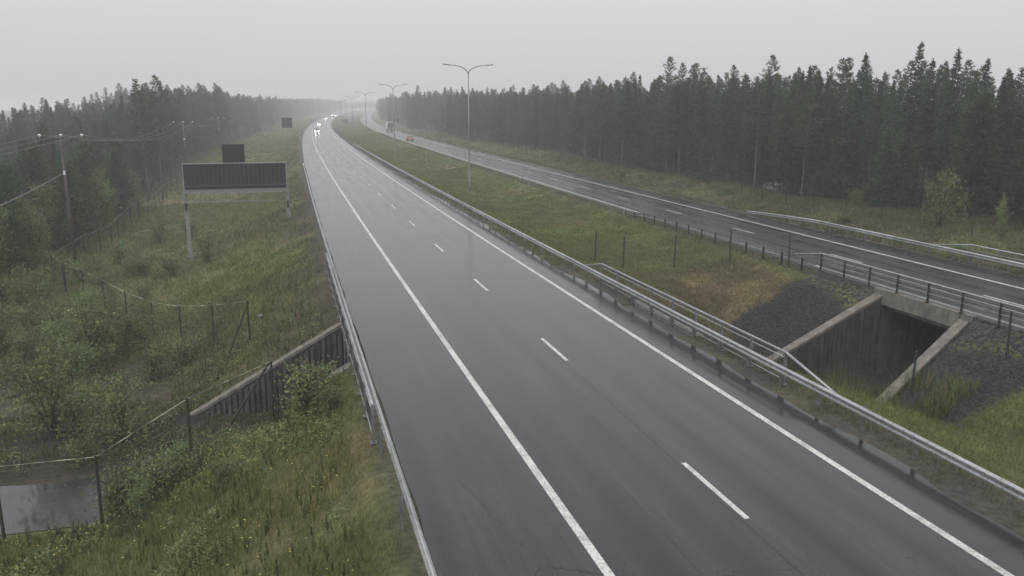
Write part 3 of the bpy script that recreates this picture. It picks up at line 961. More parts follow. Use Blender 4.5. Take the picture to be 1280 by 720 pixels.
for k, u in enumerate((-1.48, 0, 1.48)):
    m = MB()
    pts = []
    ch = [near_end + np.array([u, 0, 0])] + [p + sd * u + al * .12 for p, sd, al in tops]
    for i in range(len(ch) - 1):
        a, b = ch[i], ch[i + 1]
        sag = 1.5 if i else 1.6
        for q in np.linspace(0, 1, 15)[(1 if i else 0):]:
            p = a + (b - a) * q; p[2] -= sag * 4 * q * (1 - q); pts.append(p)
    m.tube(pts, .014, 5)
    tag(m.build('overhead_wire', M['cable'], None, None, smooth=True), ('outer', 'middle', 'road-side')[k] + ' wire of the power line running pole to pole on the left', 'wire', 'power line wires')
a = np.array([-34.9, 63.8, 4.05]); b = np.array([-20.5, 8.0, 3.1])
pts = []
for q in np.linspace(0, 1, 16):
    p = a + (b - a) * q; p[2] -= .9 * 4 * q * (1 - q); pts.append(p)
tag(MB().tube(pts, .02, 5).build('overhead_wire', M['cable'], smooth=True), 'low sagging cable from the nearest power pole to the left edge', 'wire')

# ------------------------------------------------------------------ fences
def fence(points, height, label, post_mat='post_dark', pr=.05, top_mat='top_wire', wires=6, strut=None, group='wire game fences', lean=.03, mesh=True, wr=.0035):
    P = [np.array([x, y, TZxy(x, y)]) for x, y in points]
    base = P[0]
    t = thing('wire_fence', base, label, 'fence', group)
    tp = []
    for p in P:
        lx, ly = random.uniform(-lean, lean), random.uniform(-lean, lean)
        q = p + np.array([lx * height, ly * height, height])
        tp.append(q)
        MB().tube([p - np.array([0, 0, .3]), q], [pr, pr * .85], 8).build('post', M[post_mat], t, base)
    if top_mat:
        MB().tube([q - np.array([0, 0, .04]) for q in tp], .011, 5).build('top_wire', M[top_mat], t, base)
    if mesh:
        m = MB()
        for k in range(wires):
            f = (k + .5) / wires
            m.tube([p + (q - p) * f for p, q in zip(P, tp)], wr, 4, caps=False)
        for i in range(len(P) - 1):
            n = max(2, int(np.linalg.norm(P[i + 1] - P[i]) / .3))
            for j in range(1, n):
                u = j / n
                a_ = P[i] + (P[i + 1] - P[i]) * u; b_ = tp[i] + (tp[i + 1] - tp[i]) * u
                m.tube([a_ + (b_ - a_) * .03, b_], wr * .6, 3, caps=False)
        m.build('wire_netting', M['wire'], t, base)
    for (ax_, ay_, fr), (bx, by) in (strut or []):
        z0 = TZxy(ax_, ay_); z1 = TZxy(bx, by)
        MB().tube([(ax_, ay_, z0 + height * fr), (bx, by, z1 - .1)], pr * .9, 8).build('strut', M[post_mat], t, base)
    return t
def lerp_pts(a, b, n): return [(a[0] + (b[0] - a[0]) * i / n, a[1] + (b[1] - a[1]) * i / n) for i in range(n + 1)]
fence([(-16.2, 23.6), (-13.4, 24.3), (-10.75, 25.4), (-10.2, 32.7)], 2.55, 'wire fence crossing the slope in front of the wet path, bottom left', strut=[((-10.2, 32.7, .97), (-11.9, 32.0))], pr=.055)
corner = (-32.8, 58.3)
fl = lerp_pts((-12.5, 37.4), corner, 7)
fence(fl, 2.2, 'wire fence climbing from the ribbed wing wall to the power pole', strut=[((-12.5, 37.4, .95), (-13.6, 36.9))], pr=.05)
so0 = OS(*corner)
fp = [corner] + [tuple(W(-27.2 - .3 * math.sin(k), so0[1] + 4.6 * k, 0)[:2]) for k in range(1, 17)]
fence(fp, 2.2, 'wire fence along the left forest edge behind the wide sign', pr=.05)
mp = [tuple(W(o, s, 0)[:2]) for o, s in ((9.2, 48.3), (10.3, 46.4), (13.75, 46.4), (16.9, 45.2), (19.0, 43.4))]
fence(mp[:4] + [tuple(W(18.3, 41.2, 0)[:2])], 2.0, 'row of five dark fence posts across the median lawn', pr=.055, top_mat=None, wires=3, wr=.003)
m_pts = [tuple(W(o, s, 0)[:2]) for o, s in ((8.2, 24.5), (9.6, 27.0), (14.6, 27.4), (17.2, 25.6))]
fence(m_pts[1:], 1.9, 'low dark posts and thin wires in front of the portal', pr=.05, top_mat=None, wires=3, wr=.004, mesh=True)
rf = [tuple(W(float(OB(s)) + 14.2 + 1.2 * math.sin(s * .07), s, 0)[:2]) for s in np.arange(22, 235, 4.2)]
fence(rf, 2.1, 'long row of thin fence posts in front of the right-hand forest', pr=.05, top_mat=None, wires=4, wr=.004, lean=.05)

# ------------------------------------------------------------------ boulders
def boulder(x, y, size, label, seed):
    r = np.random.default_rng(seed)
    nu, nv = 14, 9
    V, F = [], []
    ph = r.uniform(0, 6.28, 6)
    for j in range(nv):
        th = math.pi * (j + .02) / (nv - 1 + .04)
        for i in range(nu):
            a = 2 * math.pi * i / nu
            k = 1 + .16 * math.sin(2 * a + ph[0]) + .12 * math.sin(3 * a + ph[1] + 2 * th) + .10 * math.sin(5 * a + ph[2]) * math.sin(th * 3 + ph[3]) + .11 * r.normal()
            V.append((size[0] * k * math.sin(th) * math.cos(a), size[1] * k * math.sin(th) * math.sin(a), size[2] * (math.cos(th) * (1 + .1 * math.sin(a + ph[4])) + .5)))
    for j in range(nv - 1):
        for i in range(nu):
            i2 = (i + 1) % nu
            F.append((j * nu + i, (j + 1) * nu + i, (j + 1) * nu + i2, j * nu + i2))
    F.append(tuple(range(nu - 1, -1, -1))); F.append(tuple((nv - 1) * nu + i for i in range(nu)))
    b = obj('boulder', V, F[:-2] + [F[-2][::-1], F[-1][::-1]], M['rock'])
    b.location = (x, y, TZxy(x, y)); b.rotation_euler = (0, random.uniform(-.1, .1), -.35)
    tag(b, label, 'boulder')
boulder(29.4, 90.0, (1.4, .8, .58), 'large pale boulder lying at the edge of the right-hand forest', 2)
boulder(1.2, 108.0, (.22, .2, .16), 'small pale stone on the median lawn right of the nearest lamp', 3)
boulder(28.5, 190.0, (.6, .5, .4), 'small pale stone on the forest verge above the carriageway', 4)
boulder(-13.2, 41.3, (.14, .12, .1), 'tiny white stone on the bank above the ribbed wing wall', 5)

# ------------------------------------------------------------------ vehicles
def car(name, o, s, face, label, paint, lights, group=None):
    p = W(o, s, 0.006)
    t = thing(name, p, label, 'car', group, rotz=-math.atan(-SL(s)) * -1 + (0 if face > 0 else math.pi))
    t.rotation_euler = (0, 0, math.atan2(along(s)[1], along(s)[0]) - math.pi / 2 + (0 if face > 0 else math.pi))
    # body sections along +Y (front): y, z bottom, z shoulder, half width
    sec = [(-2.15, .42, .78, .70), (-2.05, .30, .92, .82), (-1.3, .22, .98, .89), (0, .20, .95, .90), (.9, .22, .92, .89), (1.75, .26, .80, .85), (2.1, .32, .68, .74), (2.2, .42, .58, .62)]
    V, F = [], []
    for y, zb, zt, hw in sec:
        V += [(-hw * .9, y, zb), (-hw, y, zb + .18), (-hw, y, zt - .12), (-hw * .88, y, zt), (hw * .88, y, zt), (hw, y, zt - .12), (hw, y, zb + .18), (hw * .9, y, zb)]
    n = len(sec)
    for i in range(n - 1):
        for k in range(8):
            F.append((i * 8 + k, i * 8 + (k + 1) % 8, i * 8 + 8 + (k + 1) % 8, i * 8 + 8 + k))
    F += [tuple(range(7, -1, -1)), tuple((n - 1) * 8 + k for k in range(8))]
    obj('body', V, F, M[paint], t, smooth=False)
    cab = [(-2.0, .90, .74), (-1.55, 1.36, .60), (-.4, 1.47, .62), (.25, 1.42, .61), (1.05, .90, .76)]
    V, F = [], []
    for y, z, hw in cab: V += [(-hw - (.1 if z > 1 else 0), y, .9), (-hw, y, z), (hw, y, z), (hw + (.1 if z > 1 else 0), y, .9)]
    for i in range(len(cab) - 1):
        for k in range(3): F.append((i * 4 + k, i * 4 + k + 1, i * 4 + k + 5, i * 4 + k + 4))
    obj('window_glass', V, F, M['glass'], t)
    V = []
    F = [(0, 1, 2, 3), (4, 5, 6, 7), (0, 4, 5, 1), (3, 2, 6, 7), (0, 3, 7, 4), (1, 5, 6, 2)]
    MB().add([(-.61, -1.5, 1.365), (.61, -1.5, 1.365), (.62, -.4, 1.478), (-.62, -.4, 1.478)] + [(-.58, -1.5, 1.40), (.58, -1.5, 1.40), (.6, -.4, 1.51), (-.6, -.4, 1.51)], F).add(
        [(-.62, -.4, 1.478), (.62, -.4, 1.478), (.6, .28, 1.42), (-.6, .28, 1.42), (-.6, -.4, 1.51), (.6, -.4, 1.51), (.56, .28, 1.45), (-.56, .28, 1.45)], F).build('roof', M[paint], t)
    for sx in (-1, 1):
        for y in (-1.35, 1.35):
            w_ = MB().tube([(sx * .72, y, .31), (sx * .91, y, .31)], .31, 16).build('wheel', M['tyre'], t)
            MB().tube([(sx * .90, y, .31), (sx * .918, y, .31)], .2, 12).build('rim', M['rim'], w_)
        MB().box((sx * .58, 2.14, .60), (.30, .16, .17)).build('headlight', M['headlight' if lights == 'front' else 'glass'], t)
        MB().box((sx * .64, -2.12, .76), (.26, .12, .16)).build('taillight', M['taillight' if lights == 'rear' else 'car_red'], t)
        MB().box((sx * 1.0, .75, .98), (.18, .1, .13)).build('mirror', M[paint], t)
    MB().box((0, -2.17, .5), (.5, .03, .11)).build('number_plate', M['truck_white'], t)
    return t
car('passenger_car', -1.9, 336, -1, 'nearest oncoming car with bright headlights on the near carriageway', 'car_dark', 'front', 'oncoming cars with lit headlights')
car('passenger_car', -1.9, 347, -1, 'oncoming car close behind the nearest one, headlights lit', 'car_silver', 'front', 'oncoming cars with lit headlights')
car('passenger_car', -1.9, 500, -1, 'oncoming car farther back in the mist, headlights lit', 'car_silver', 'front', 'oncoming cars with lit headlights')
car('passenger_car', -1.9, 735, -1, 'oncoming car faint in the mist, second farthest headlights', 'car_silver', 'front', 'oncoming cars with lit headlights')
car('passenger_car', -1.9, 880, -1, 'oncoming car at the far bend in the inner lane, farthest headlights', 'car_silver', 'front', 'oncoming cars with lit headlights')
car('passenger_car', 1.7, 872, -1, 'oncoming car at the far bend overtaking beside the farthest one', 'car_dark', 'front', 'oncoming cars with lit headlights')
car('passenger_car', float(OB(240)) - 1.6, 240, 1, 'red car driving away on the far carriageway behind the truck', 'car_red', 'rear')
def truck(o, s):
    p = W(o, s, 0.006)
    t = thing('box_truck', p, 'white box truck with rear doors coloured dark for shade driving away on the far carriageway', 'truck', rotz=math.atan2(along(s)[1], along(s)[0]) - math.pi / 2)
    MB().box((0, 0, 2.55), (2.5, 7.6, 2.7)).build('cargo_box', M['truck_white'], t)
    for sx in (-1, 1):
        d = MB().box((sx * .60, -3.83, 2.5), (1.14, .05, 2.45)).build('rear_door', M['truck_door_shaded'], t)
        MB().tube([(sx * .2, -3.88, 1.4), (sx * .2, -3.88, 3.6)], .025, 6).build('lock_bar', M['rim'], d)
        MB().box((sx * .95, -3.8, .95), (.35, .08, .16)).build('taillight', M['taillight'], t)
        for y in (-2.6, -1.4, 3.9):
            w_ = MB().tube([(sx * .85, y, .5), (sx * 1.2, y, .5)], .5, 16).build('wheel', M['tyre'], t)
            MB().tube([(sx * 1.19, y, .5), (sx * 1.215, y, .5)], .28, 12).build('rim', M['rim'], w_)
    MB().box((0, .3, 1.0), (1.0, 8.6, .3)).build('chassis', M['tyre'], t)
    c = MB()
    c.sweep([(-1.2, .75), (1.2, .75), (1.2, 2.6), (1.0, 3.1), (-1.0, 3.1), (-1.2, 2.6)], [((0, 3.85, 0), (1, 0, 0)), ((0, 5.3, 0), (1, 0, 0)), ((0, 5.5, .0), (.96, 0, 0))])
    c.build('cab', M['truck_white'], t)
    MB().box((0, 5.5, 2.2), (2.0, .06, .8)).build('windscreen', M['glass'], t)
    MB().box((0, -3.85, .62), (2.3, .12, .12)).build('bumper', M['sign_steel'], t)
truck(float(OB(350)) + 1.6, 350)

# ------------------------------------------------------------------ trees: prototype meshes
def rot_frames(d):
    d = d / (np.linalg.norm(d, axis=1, keepdims=True) + 1e-9)
    u = np.where(np.abs(d[:, 2:3]) < .9, np.array([[0, 0, 1.0]]), np.array([[1.0, 0, 0]]))
    a = np.cross(d, u); a /= np.linalg.norm(a, axis=1, keepdims=True) + 1e-9
    return d, a, np.cross(a, d)
def spikes(C, D, L, Wd, r, n):
    """n thin triangles fanning out from every point C about direction D"""
    m = len(C)
    D, A, B = rot_frames(D)
    C = np.repeat(C, n, 0); D = np.repeat(D, n, 0); A = np.repeat(A, n, 0); B = np.repeat(B, n, 0)
    L = np.repeat(L, n) * r.uniform(.6, 1.15, m * n); Wd = np.repeat(Wd, n)
    ph = r.uniform(0, 2 * np.pi, m * n); sp = r.uniform(.15, .8, m * n)
    dirn = D + sp[:, None] * (np.cos(ph)[:, None] * A + np.sin(ph)[:, None] * B)
    dirn /= np.linalg.norm(dirn, axis=1, keepdims=True)
    sd = np.cross(dirn, r.normal(size=(m * n, 3))); sd /= np.linalg.norm(sd, axis=1, keepdims=True) + 1e-9
    V = np.stack([C - sd * Wd[:, None] * .5, C + sd * Wd[:, None] * .5, C + dirn * L[:, None]], 1).reshape(-1, 3)
    return V
def conifer(seed, H, cb, rmax, kind):
    r = np.random.default_rng(seed)
    bend = r.normal(size=2) * .012 * H
    def axis(z): q = z / H; return np.array([bend[0] * q * q, bend[1] * q * q, z])
    trunk = MB()
    r0 = .0082 * H
    zs = np.linspace(-.3, H * .985, 9)
    trunk.tube([axis(z) for z in zs], [r0 * (1 - .93 * max(z, 0) / H) + (.05 if z < 0 else 0) for z in zs], 7)
    C, D, L, shade = [], [], [], []
    z = H * cb
    while z < H * .985:
        q = (z - H * cb) / (H * (1 - cb))
        if kind == 'spruce':
            R = rmax * (1 - q) ** .85 + .04; nb = 7; tilt0 = -.25 + .75 * q
        elif kind == 'pine':
            R = rmax * (1 - q) ** .72 * (.62 + .38 * min(1, q * 4)) + .04; nb = 6; tilt0 = .0 + .7 * q ** 1.3
        else:
            R = rmax * (1 - q) ** .62 * (.55 + .45 * min(1, q * 6)) + .12; nb = 6; tilt0 = .05 + .8 * q
        if kind == 'pine' and r.random() < .12: nb = 2
        a0 = r.uniform(0, 6.28)
        for b in range(nb):
            az = a0 + 6.283 * b / nb + r.normal() * .28
            ln = R * r.uniform(.55, 1.15)
            if r.random() < .1: ln *= .4
            tl = tilt0 + r.normal() * .14
            p0 = axis(z + r.uniform(-.15, .15))
            ca = np.array([math.cos(az), math.sin(az), 0])
            droop = -.18 if kind == 'spruce' else .12
            tip = p0 + ca * ln + np.array([0, 0, ln * tl + droop * ln * .5])
            midp = p0 + (tip - p0) * .5 + np.array([0, 0, -.04 * ln])
            trunk.tube([p0, midp, tip], [.018 + .008 * ln, .012 + .004 * ln, .006], 3, caps=False)
            n = max(2, int(ln / .20))
            sp = .22 * ln
            for k in range(n):
                u = .22 + .78 * (k + r.random() * .6) / n
                c = p0 + (tip - p0) * u + np.append(r.normal(size=2) * sp * .55 * (1 - .4 * u), r.normal() * .035 * ln)
                C.append(c); D.append(ca * 1.0 + np.array([0, 0, .12 + tl * .4]) + r.normal(size=3) * np.array([.4, .4, .22]))
                L.append(min(.34, .15 + .25 * R) + .10 * r.random() + .03 * ln); shade.append(.72 + .5 * r.random() + .12 * q)
        z += (.36 if kind != 'pine' else .46) * r.uniform(.75, 1.25) * (H / 14) ** .5 * (1 - .45 * q * q)
    for k in range(6):
        C.append(axis(H * (.955 + .008 * k))); D.append(np.array([0, 0, 1.0]) + r.normal(size=3) * .3); L.append(.30 - .02 * k); shade.append(1.1)
    if kind == 'pine':                                     # dead stubs below the crown
        for k in range(14):
            zz = H * r.uniform(.12, cb); az = r.uniform(0, 6.28); ln = r.uniform(.3, 1.3)
            p0 = axis(zz)
            trunk.tube([p0, p0 + np.array([math.cos(az) * ln, math.sin(az) * ln, r.uniform(-.25, .1) * ln])], [.018, .006], 3, caps=False)
    C, D, L, shade = np.array(C), np.array(D), np.array(L), np.array(shade)
    nsp = 7
    V = spikes(C, D, L, np.full(len(C), .085), r, nsp)
    F = np.arange(len(V)).reshape(-1, 3)
    cols = np.repeat(shade, nsp * 3)[:, None] * np.array([1, 1, 1.0]) * r.uniform(.85, 1.15, (len(V) // 3, 1)).repeat(3, 0)
    nm = {'pine': 'needle_pine', 'spruce': 'needle_spruce', 'young': 'needle_pine'}[kind]
    bk = {'pine': 'bark', 'spruce': 'bark_dark', 'young': 'bark'}[kind]
    return (raw_mesh('trunk', trunk.V, trunk.F, M[bk], smooth=True), raw_mesh('crown', V, F, M[nm], cols=cols), H)
def broadleaf(seed, H, rad, mat='leaf', stems=6, leaves=900, size=.14):
    r = np.random.default_rng(seed)
    trunk = MB()
    C = []
    for k in range(stems):
        az = r.uniform(0, 6.28); lean = r.uniform(.1, .9) * rad
        hh = H * r.uniform(.6, 1.0)
        p = [np.array([r.normal() * .06, r.normal() * .06, -.2])]
        for q in (.35, .7, 1.0):
            p.append(np.array([math.cos(az) * lean * q ** 1.3, math.sin(az) * lean * q ** 1.3, hh * q]) + r.normal(size=3) * .05)
        trunk.tube(p, [.035, .025, .015, .006], 4, caps=False)
        for j in range(5):
            q = r.uniform(.25, .95); b0 = p[0] + (p[-1] - p[0]) * q
            a2 = r.uniform(0, 6.28); ln = r.uniform(.25, .6) * rad
            b1 = b0 + np.array([math.cos(a2) * ln, math.sin(a2) * ln, ln * r.uniform(.2, .9)])
            trunk.tube([b0, b1], [.012, .004], 3, caps=False)
            C.append((b0, b1))
        C.append((p[1], p[-1])); C.append((p[2], p[-1]))
    sh = r.uniform(.7, 1.25, len(C))
    idx = r.integers(0, len(C), leaves)
    u = r.uniform(.1, 1.05, leaves)
    A = np.array([c[0] for c in C])[idx]; B = np.array([c[1] for c in C])[idx]
    P = A + (B - A) * u[:, None] + r.normal(size=(leaves, 3)) * .10 * rad
    low = r.random(leaves) < .3
    P[low, 2] *= r.uniform(.1, .8, low.sum())
    P[low, :2] *= 1.15
    P[:, 2] = np.maximum(P[:, 2], .05)
    d = (B - A) + r.normal(size=(leaves, 3)) * .8
    d, a, b = rot_frames(d)
    ph = r.uniform(0, 6.28, leaves)[:, None]
    w = np.cos(ph) * a + np.sin(ph) * b
    L = (size * r.uniform(.6, 1.3, leaves))[:, None]
    V = np.stack([P, P + d * L * .5 + w * L * .27, P + d * L, P + d * L * .5 - w * L * .27], 1).reshape(-1, 3)
    F = np.arange(len(V)).reshape(-1, 4)
    cols = np.repeat(sh[idx] * r.uniform(.8, 1.2, leaves), 4)[:, None] * np.ones((1, 3))
    return (raw_mesh('trunk', trunk.V, trunk.F, M['bark_dark'], smooth=True), raw_mesh('crown', V, F, M[mat], cols=cols), H)

PROTO = {
    'pine': [conifer(100 + i, h, cb, rm, 'pine') for i, (h, cb, rm) in enumerate([(15, .26, 2.6), (14.2, .38, 2.2), (15.8, .44, 2.5), (13.2, .20, 2.5), (14.6, .48, 2.1), (12.6, .30, 2.0), (15.2, .34, 2.8)])],
    'spruce': [conifer(200 + i, h, cb, rm, 'spruce') for i, (h, cb, rm) in enumerate([(15.2, .16, 1.9), (13.5, .10, 1.75), (14.5, .28, 1.45), (12.2, .12, 2.1), (15.0, .36, 1.7)])],
    'young': [conifer(300 + i, h, cb, rm, 'young') for i, (h, cb, rm) in enumerate([(8.0, .08, 2.0), (6.5, .06, 1.7), (9.5, .12, 2.2)])],
    'shrub': [broadleaf(400 + i, h, rd, 'leaf', 8, 1500, .15) for i, (h, rd) in enumerate([(2.6, 1.3), (3.2, 1.4), (2.0, 1.2), (2.4, 1.6)])],
    'birch': [broadleaf(500 + i, h, rd, 'leaf', 5, 2200, .17) for i, (h, rd) in enumerate([(6.5, 1.5), (5.2, 1.3)])],
    'bush': [broadleaf(600 + i, h, rd, 'leaf', 16, 2400, .095) for i, (h, rd) in enumerate([(1.3, 1.1), (1.0, .9), (1.5, 1.0)])],
}
NAMES = {'pine': ('pine_tree', 'pine tree'), 'spruce': ('spruce_tree', 'spruce tree'), 'young': ('young_pine_tree', 'pine tree'), 'shrub': ('willow_shrub', 'shrub'), 'birch': ('birch_sapling', 'sapling'), 'bush': ('leafy_bush', 'bush')}
first_use = {}
def plant(kind, idx, x, y, scale, label, group, rz=None, zs=1.0):
    tm, cm, H = PROTO[kind][idx % len(PROTO[kind])]
    t = thing(NAMES[kind][0], (x, y, TZxy(x, y) - .05), label, NAMES[kind][1], group, rotz=random.uniform(0, 6.28) if rz is None else rz)
    t.scale = (scale, scale, scale * zs)
    a = link(bpy.data.objects.new('trunk', tm), t)
    b = link(bpy.data.objects.new('crown', cm), t)
    first_use.setdefault((kind, idx % len(PROTO[kind])), (a, b))
    return t

def project(x, y, z):
    dz = z - CAM_H
    f = y * math.cos(PITCH) - dz * math.sin(PITCH)
    up = y * math.sin(PITCH) + dz * math.cos(PITCH)
    f = np.maximum(f, .01)
    return 640 + CAM_F * x / f, 360 - CAM_F * up / f, f

# ------------------------------------------------------------------ forest layout
def jitter_points(o0, o1, s0, s1, step, r):
    O, S = np.meshgrid(np.arange(o0, o1, step), np.arange(s0, s1, step), indexing='ij')
    O = O.ravel() + r.uniform(-.45, .45, O.size) * step
    S = S.ravel() + r.uniform(-.45, .45, S.size) * step
    return O, S
r = np.random.default_rng(42)
trees = []        # (kind, idx, o, s, scale)
W_ = 1
def edgeR(s): return OB(s) + 17.2 + 2.2 * np.sin(s * .045) + 1.3 * np.sin(s * .13 + 1)
def edgeL(s): return -31.5 - 2.0 * np.sin(s * .06 + 2) - 1.2 * np.sin(s * .17)
O, S = jitter_points(38, 110, 14, 330, 2.55, r)
for o, s in zip(O, S):
    e = float(edgeR(s))
    if o < e or o > e + 38: continue
    k = 'spruce' if r.random() < .42 else 'pine'
    if o < e + 3.5 and r.random() < (.6 if s < 80 else .25): k = 'young'
    if r.random() < (.04 if o < e + 14 else .5): continue
    sc = r.uniform(.80, .97) * (1.0 if k != 'young' else (1.25 if s < 80 else .9)) * (.93 if s < 85 else 1.0)
    if k == 'spruce': sc = min(sc, .9)
    trees.append((k, int(r.integers(0, 8)), o, s, sc))
O, S = jitter_points(-110, -28, 48, 330, 3.0, r)
for o, s in zip(O, S):
    e = float(edgeL(s))
    if o > e or o < e - 42: continue
    if s < 62 and o > -36: continue
    k = 'spruce' if r.random() < .34 else 'pine'
    d = e - o
    if d < 8 and s < 130: k = 'young' if r.random() < .7 else k
    if d > 16 and r.random() < .45: continue
    sc = r.uniform(.82, 1.10) * (1.0 if s < 150 else 1.12)
    if o < -40 and s < 280: sc *= .74
    if k != 'young': sc *= .68 + .32 * float(sstep(110, 200, s))
    trees.append((k, int(r.integers(0, 8)), o, s, sc))
for sgn in (-1, 1):                                      # far forest walls on both sides
    O, S = jitter_points(0, 46, 330, 1500, 5.0, r)
    for o, s in zip(O, S):
        oo = float(edgeR(s)) + o if sgn > 0 else float(edgeL(s)) - o
        k = 'spruce' if r.random() < .35 else 'pine'
        trees.append((k, int(r.integers(0, 8)), oo, s, r.uniform(.95, 1.25)))
# a wall of trees closing the view behind the far bend
O, S = jitter_points(-300, 500, 1500, 1640, 9.0, r)
for o, s in zip(O, S): trees.append(('pine', int(r.integers(0, 8)), o, s, r.uniform(.95, 1.25)))

T = np.array([(o, s, sc) for _, _, o, s, sc in trees])
Px, Py = XY(T[:, 0], T[:, 1])
Pz = terrain(T[:, 0], T[:, 1]) + ZEL(T[:, 1])
u0, v0, f0 = project(Px, Py, Pz)
u1, v1, f1 = project(Px, Py, Pz + 13 * T[:, 2])
inside = (u1 > -60) & (u1 < 1340) & (Py > 5)
edge_d = np.where(T[:, 0] > 0, T[:, 0] - edgeR(T[:, 1]), edgeL(T[:, 1]) - T[:, 0])
score = np.where(inside, 1.0, 0) * (1000 / f1) * np.exp(-np.clip(edge_d, 0, 60) / 7.5)
single = set(np.argsort(-score)[:285].tolist())
def tree_cell(i):
    k, idx, o, s, sc = trees[i]
    u = u0[i]; d = edge_d[i]
    size = {'pine': 'bare-trunked pine', 'spruce': 'pointed spruce', 'young': 'bushy young pine'}[k]
    if o > 0:
        place = ('by the light green shrub at right' if u > 1150 else 'above the far bridge' if u > 1010 else 'around the pale boulder' if u > 900 else
                 'above the median fence posts' if u > 740 else 'right of the nearest lamp' if u > 590 else 'in mist behind the truck')
    else:
        place = ('left of the nearest power pole' if u < 85 else 'between the two nearest power poles' if u < 235 else 'behind the wide sign' if u < 345 else 'in mist near the lone sign')
    return size, ('front row' if d < 5 else 'deeper rows'), place
ORD = ['leftmost', 'second', 'third', 'fourth', 'fifth', 'sixth', 'seventh', 'eighth', 'ninth', 'tenth', 'eleventh', 'twelfth', 'thirteenth', 'fourteenth', 'fifteenth', 'sixteenth', 'seventeenth', 'eighteenth', 'nineteenth', 'twentieth']
ORD += ['twenty-' + w for w in ('first', 'second', 'third', 'fourth', 'fifth', 'sixth', 'seventh', 'eighth', 'ninth')] + ['thirtieth'] + ['thirty-' + w for w in ('first', 'second', 'third', 'fourth', 'fifth', 'sixth', 'seventh', 'eighth', 'ninth')] + ['fortieth']
cells = {}
for i in sorted(single, key=lambda q: u0[q]):
    cells.setdefault(tree_cell(i), []).append(i)
tree_lab = {}
for (size, row, place), ids in cells.items():
    for n, i in enumerate(ids):
        if row == 'front row' and n < 40:
            tree_lab[i] = f'{size}, {ORD[n]} from left, in front row {place}' if n else f'leftmost {size} in the front row {place}'
        else:
            tree_lab[i] = f'{size} half hidden in the {row} {place}'
def tree_label(i): return tree_lab[i]
def tree_group(i):
    size, row, place = tree_cell(i)
    return f'{size}s in the {row} {place}'
forest_pts = []
for i, (k, idx, o, s, sc) in enumerate(trees):
    if i in single:
        plant(k, idx, float(Px[i]), float(Py[i]), sc, tree_label(i), tree_group(i), zs=float(r.uniform(.92, 1.1)))
    else:
        if inside[i] or Py[i] > 0:
            forest_pts.append(i)
# the pair of tall trees sticking out of the left forest, and saplings on the right verge
def at_px(px, py, z):
    u = (px - 640) / CAM_F; v = (py - 360) / CAM_F
    d = (u, math.cos(PITCH) - v * math.sin(PITCH), -math.sin(PITCH) - v * math.cos(PITCH))
    t = (z - CAM_H) / d[2]
    return d[0] * t, d[1] * t
plant('pine', 1, -53.6, 120.0, 1.22, 'left one of the two tall trees rising above the left forest', None)
plant('pine', 2, -51.8, 120.5, 1.14, 'right one of the two tall trees rising above the left forest', None)
def on_px(px, py):
    x, y = at_px(px, py, 0.0)
    for _ in range(5): x, y = at_px(px, py, TZxy(x, y))
    return x, y
plant('shrub', 1, *on_px(1172, 292), 1.35, 'light green leafy shrub before the dark right-hand forest', None)
plant('birch', 1, *on_px(1248, 312), .62, 'small pale green sapling at the right edge by the fence', None)
plant('shrub', 2, *on_px(1068, 256), .8, 'short leafy shrub between the boulder and the light green shrub', None)

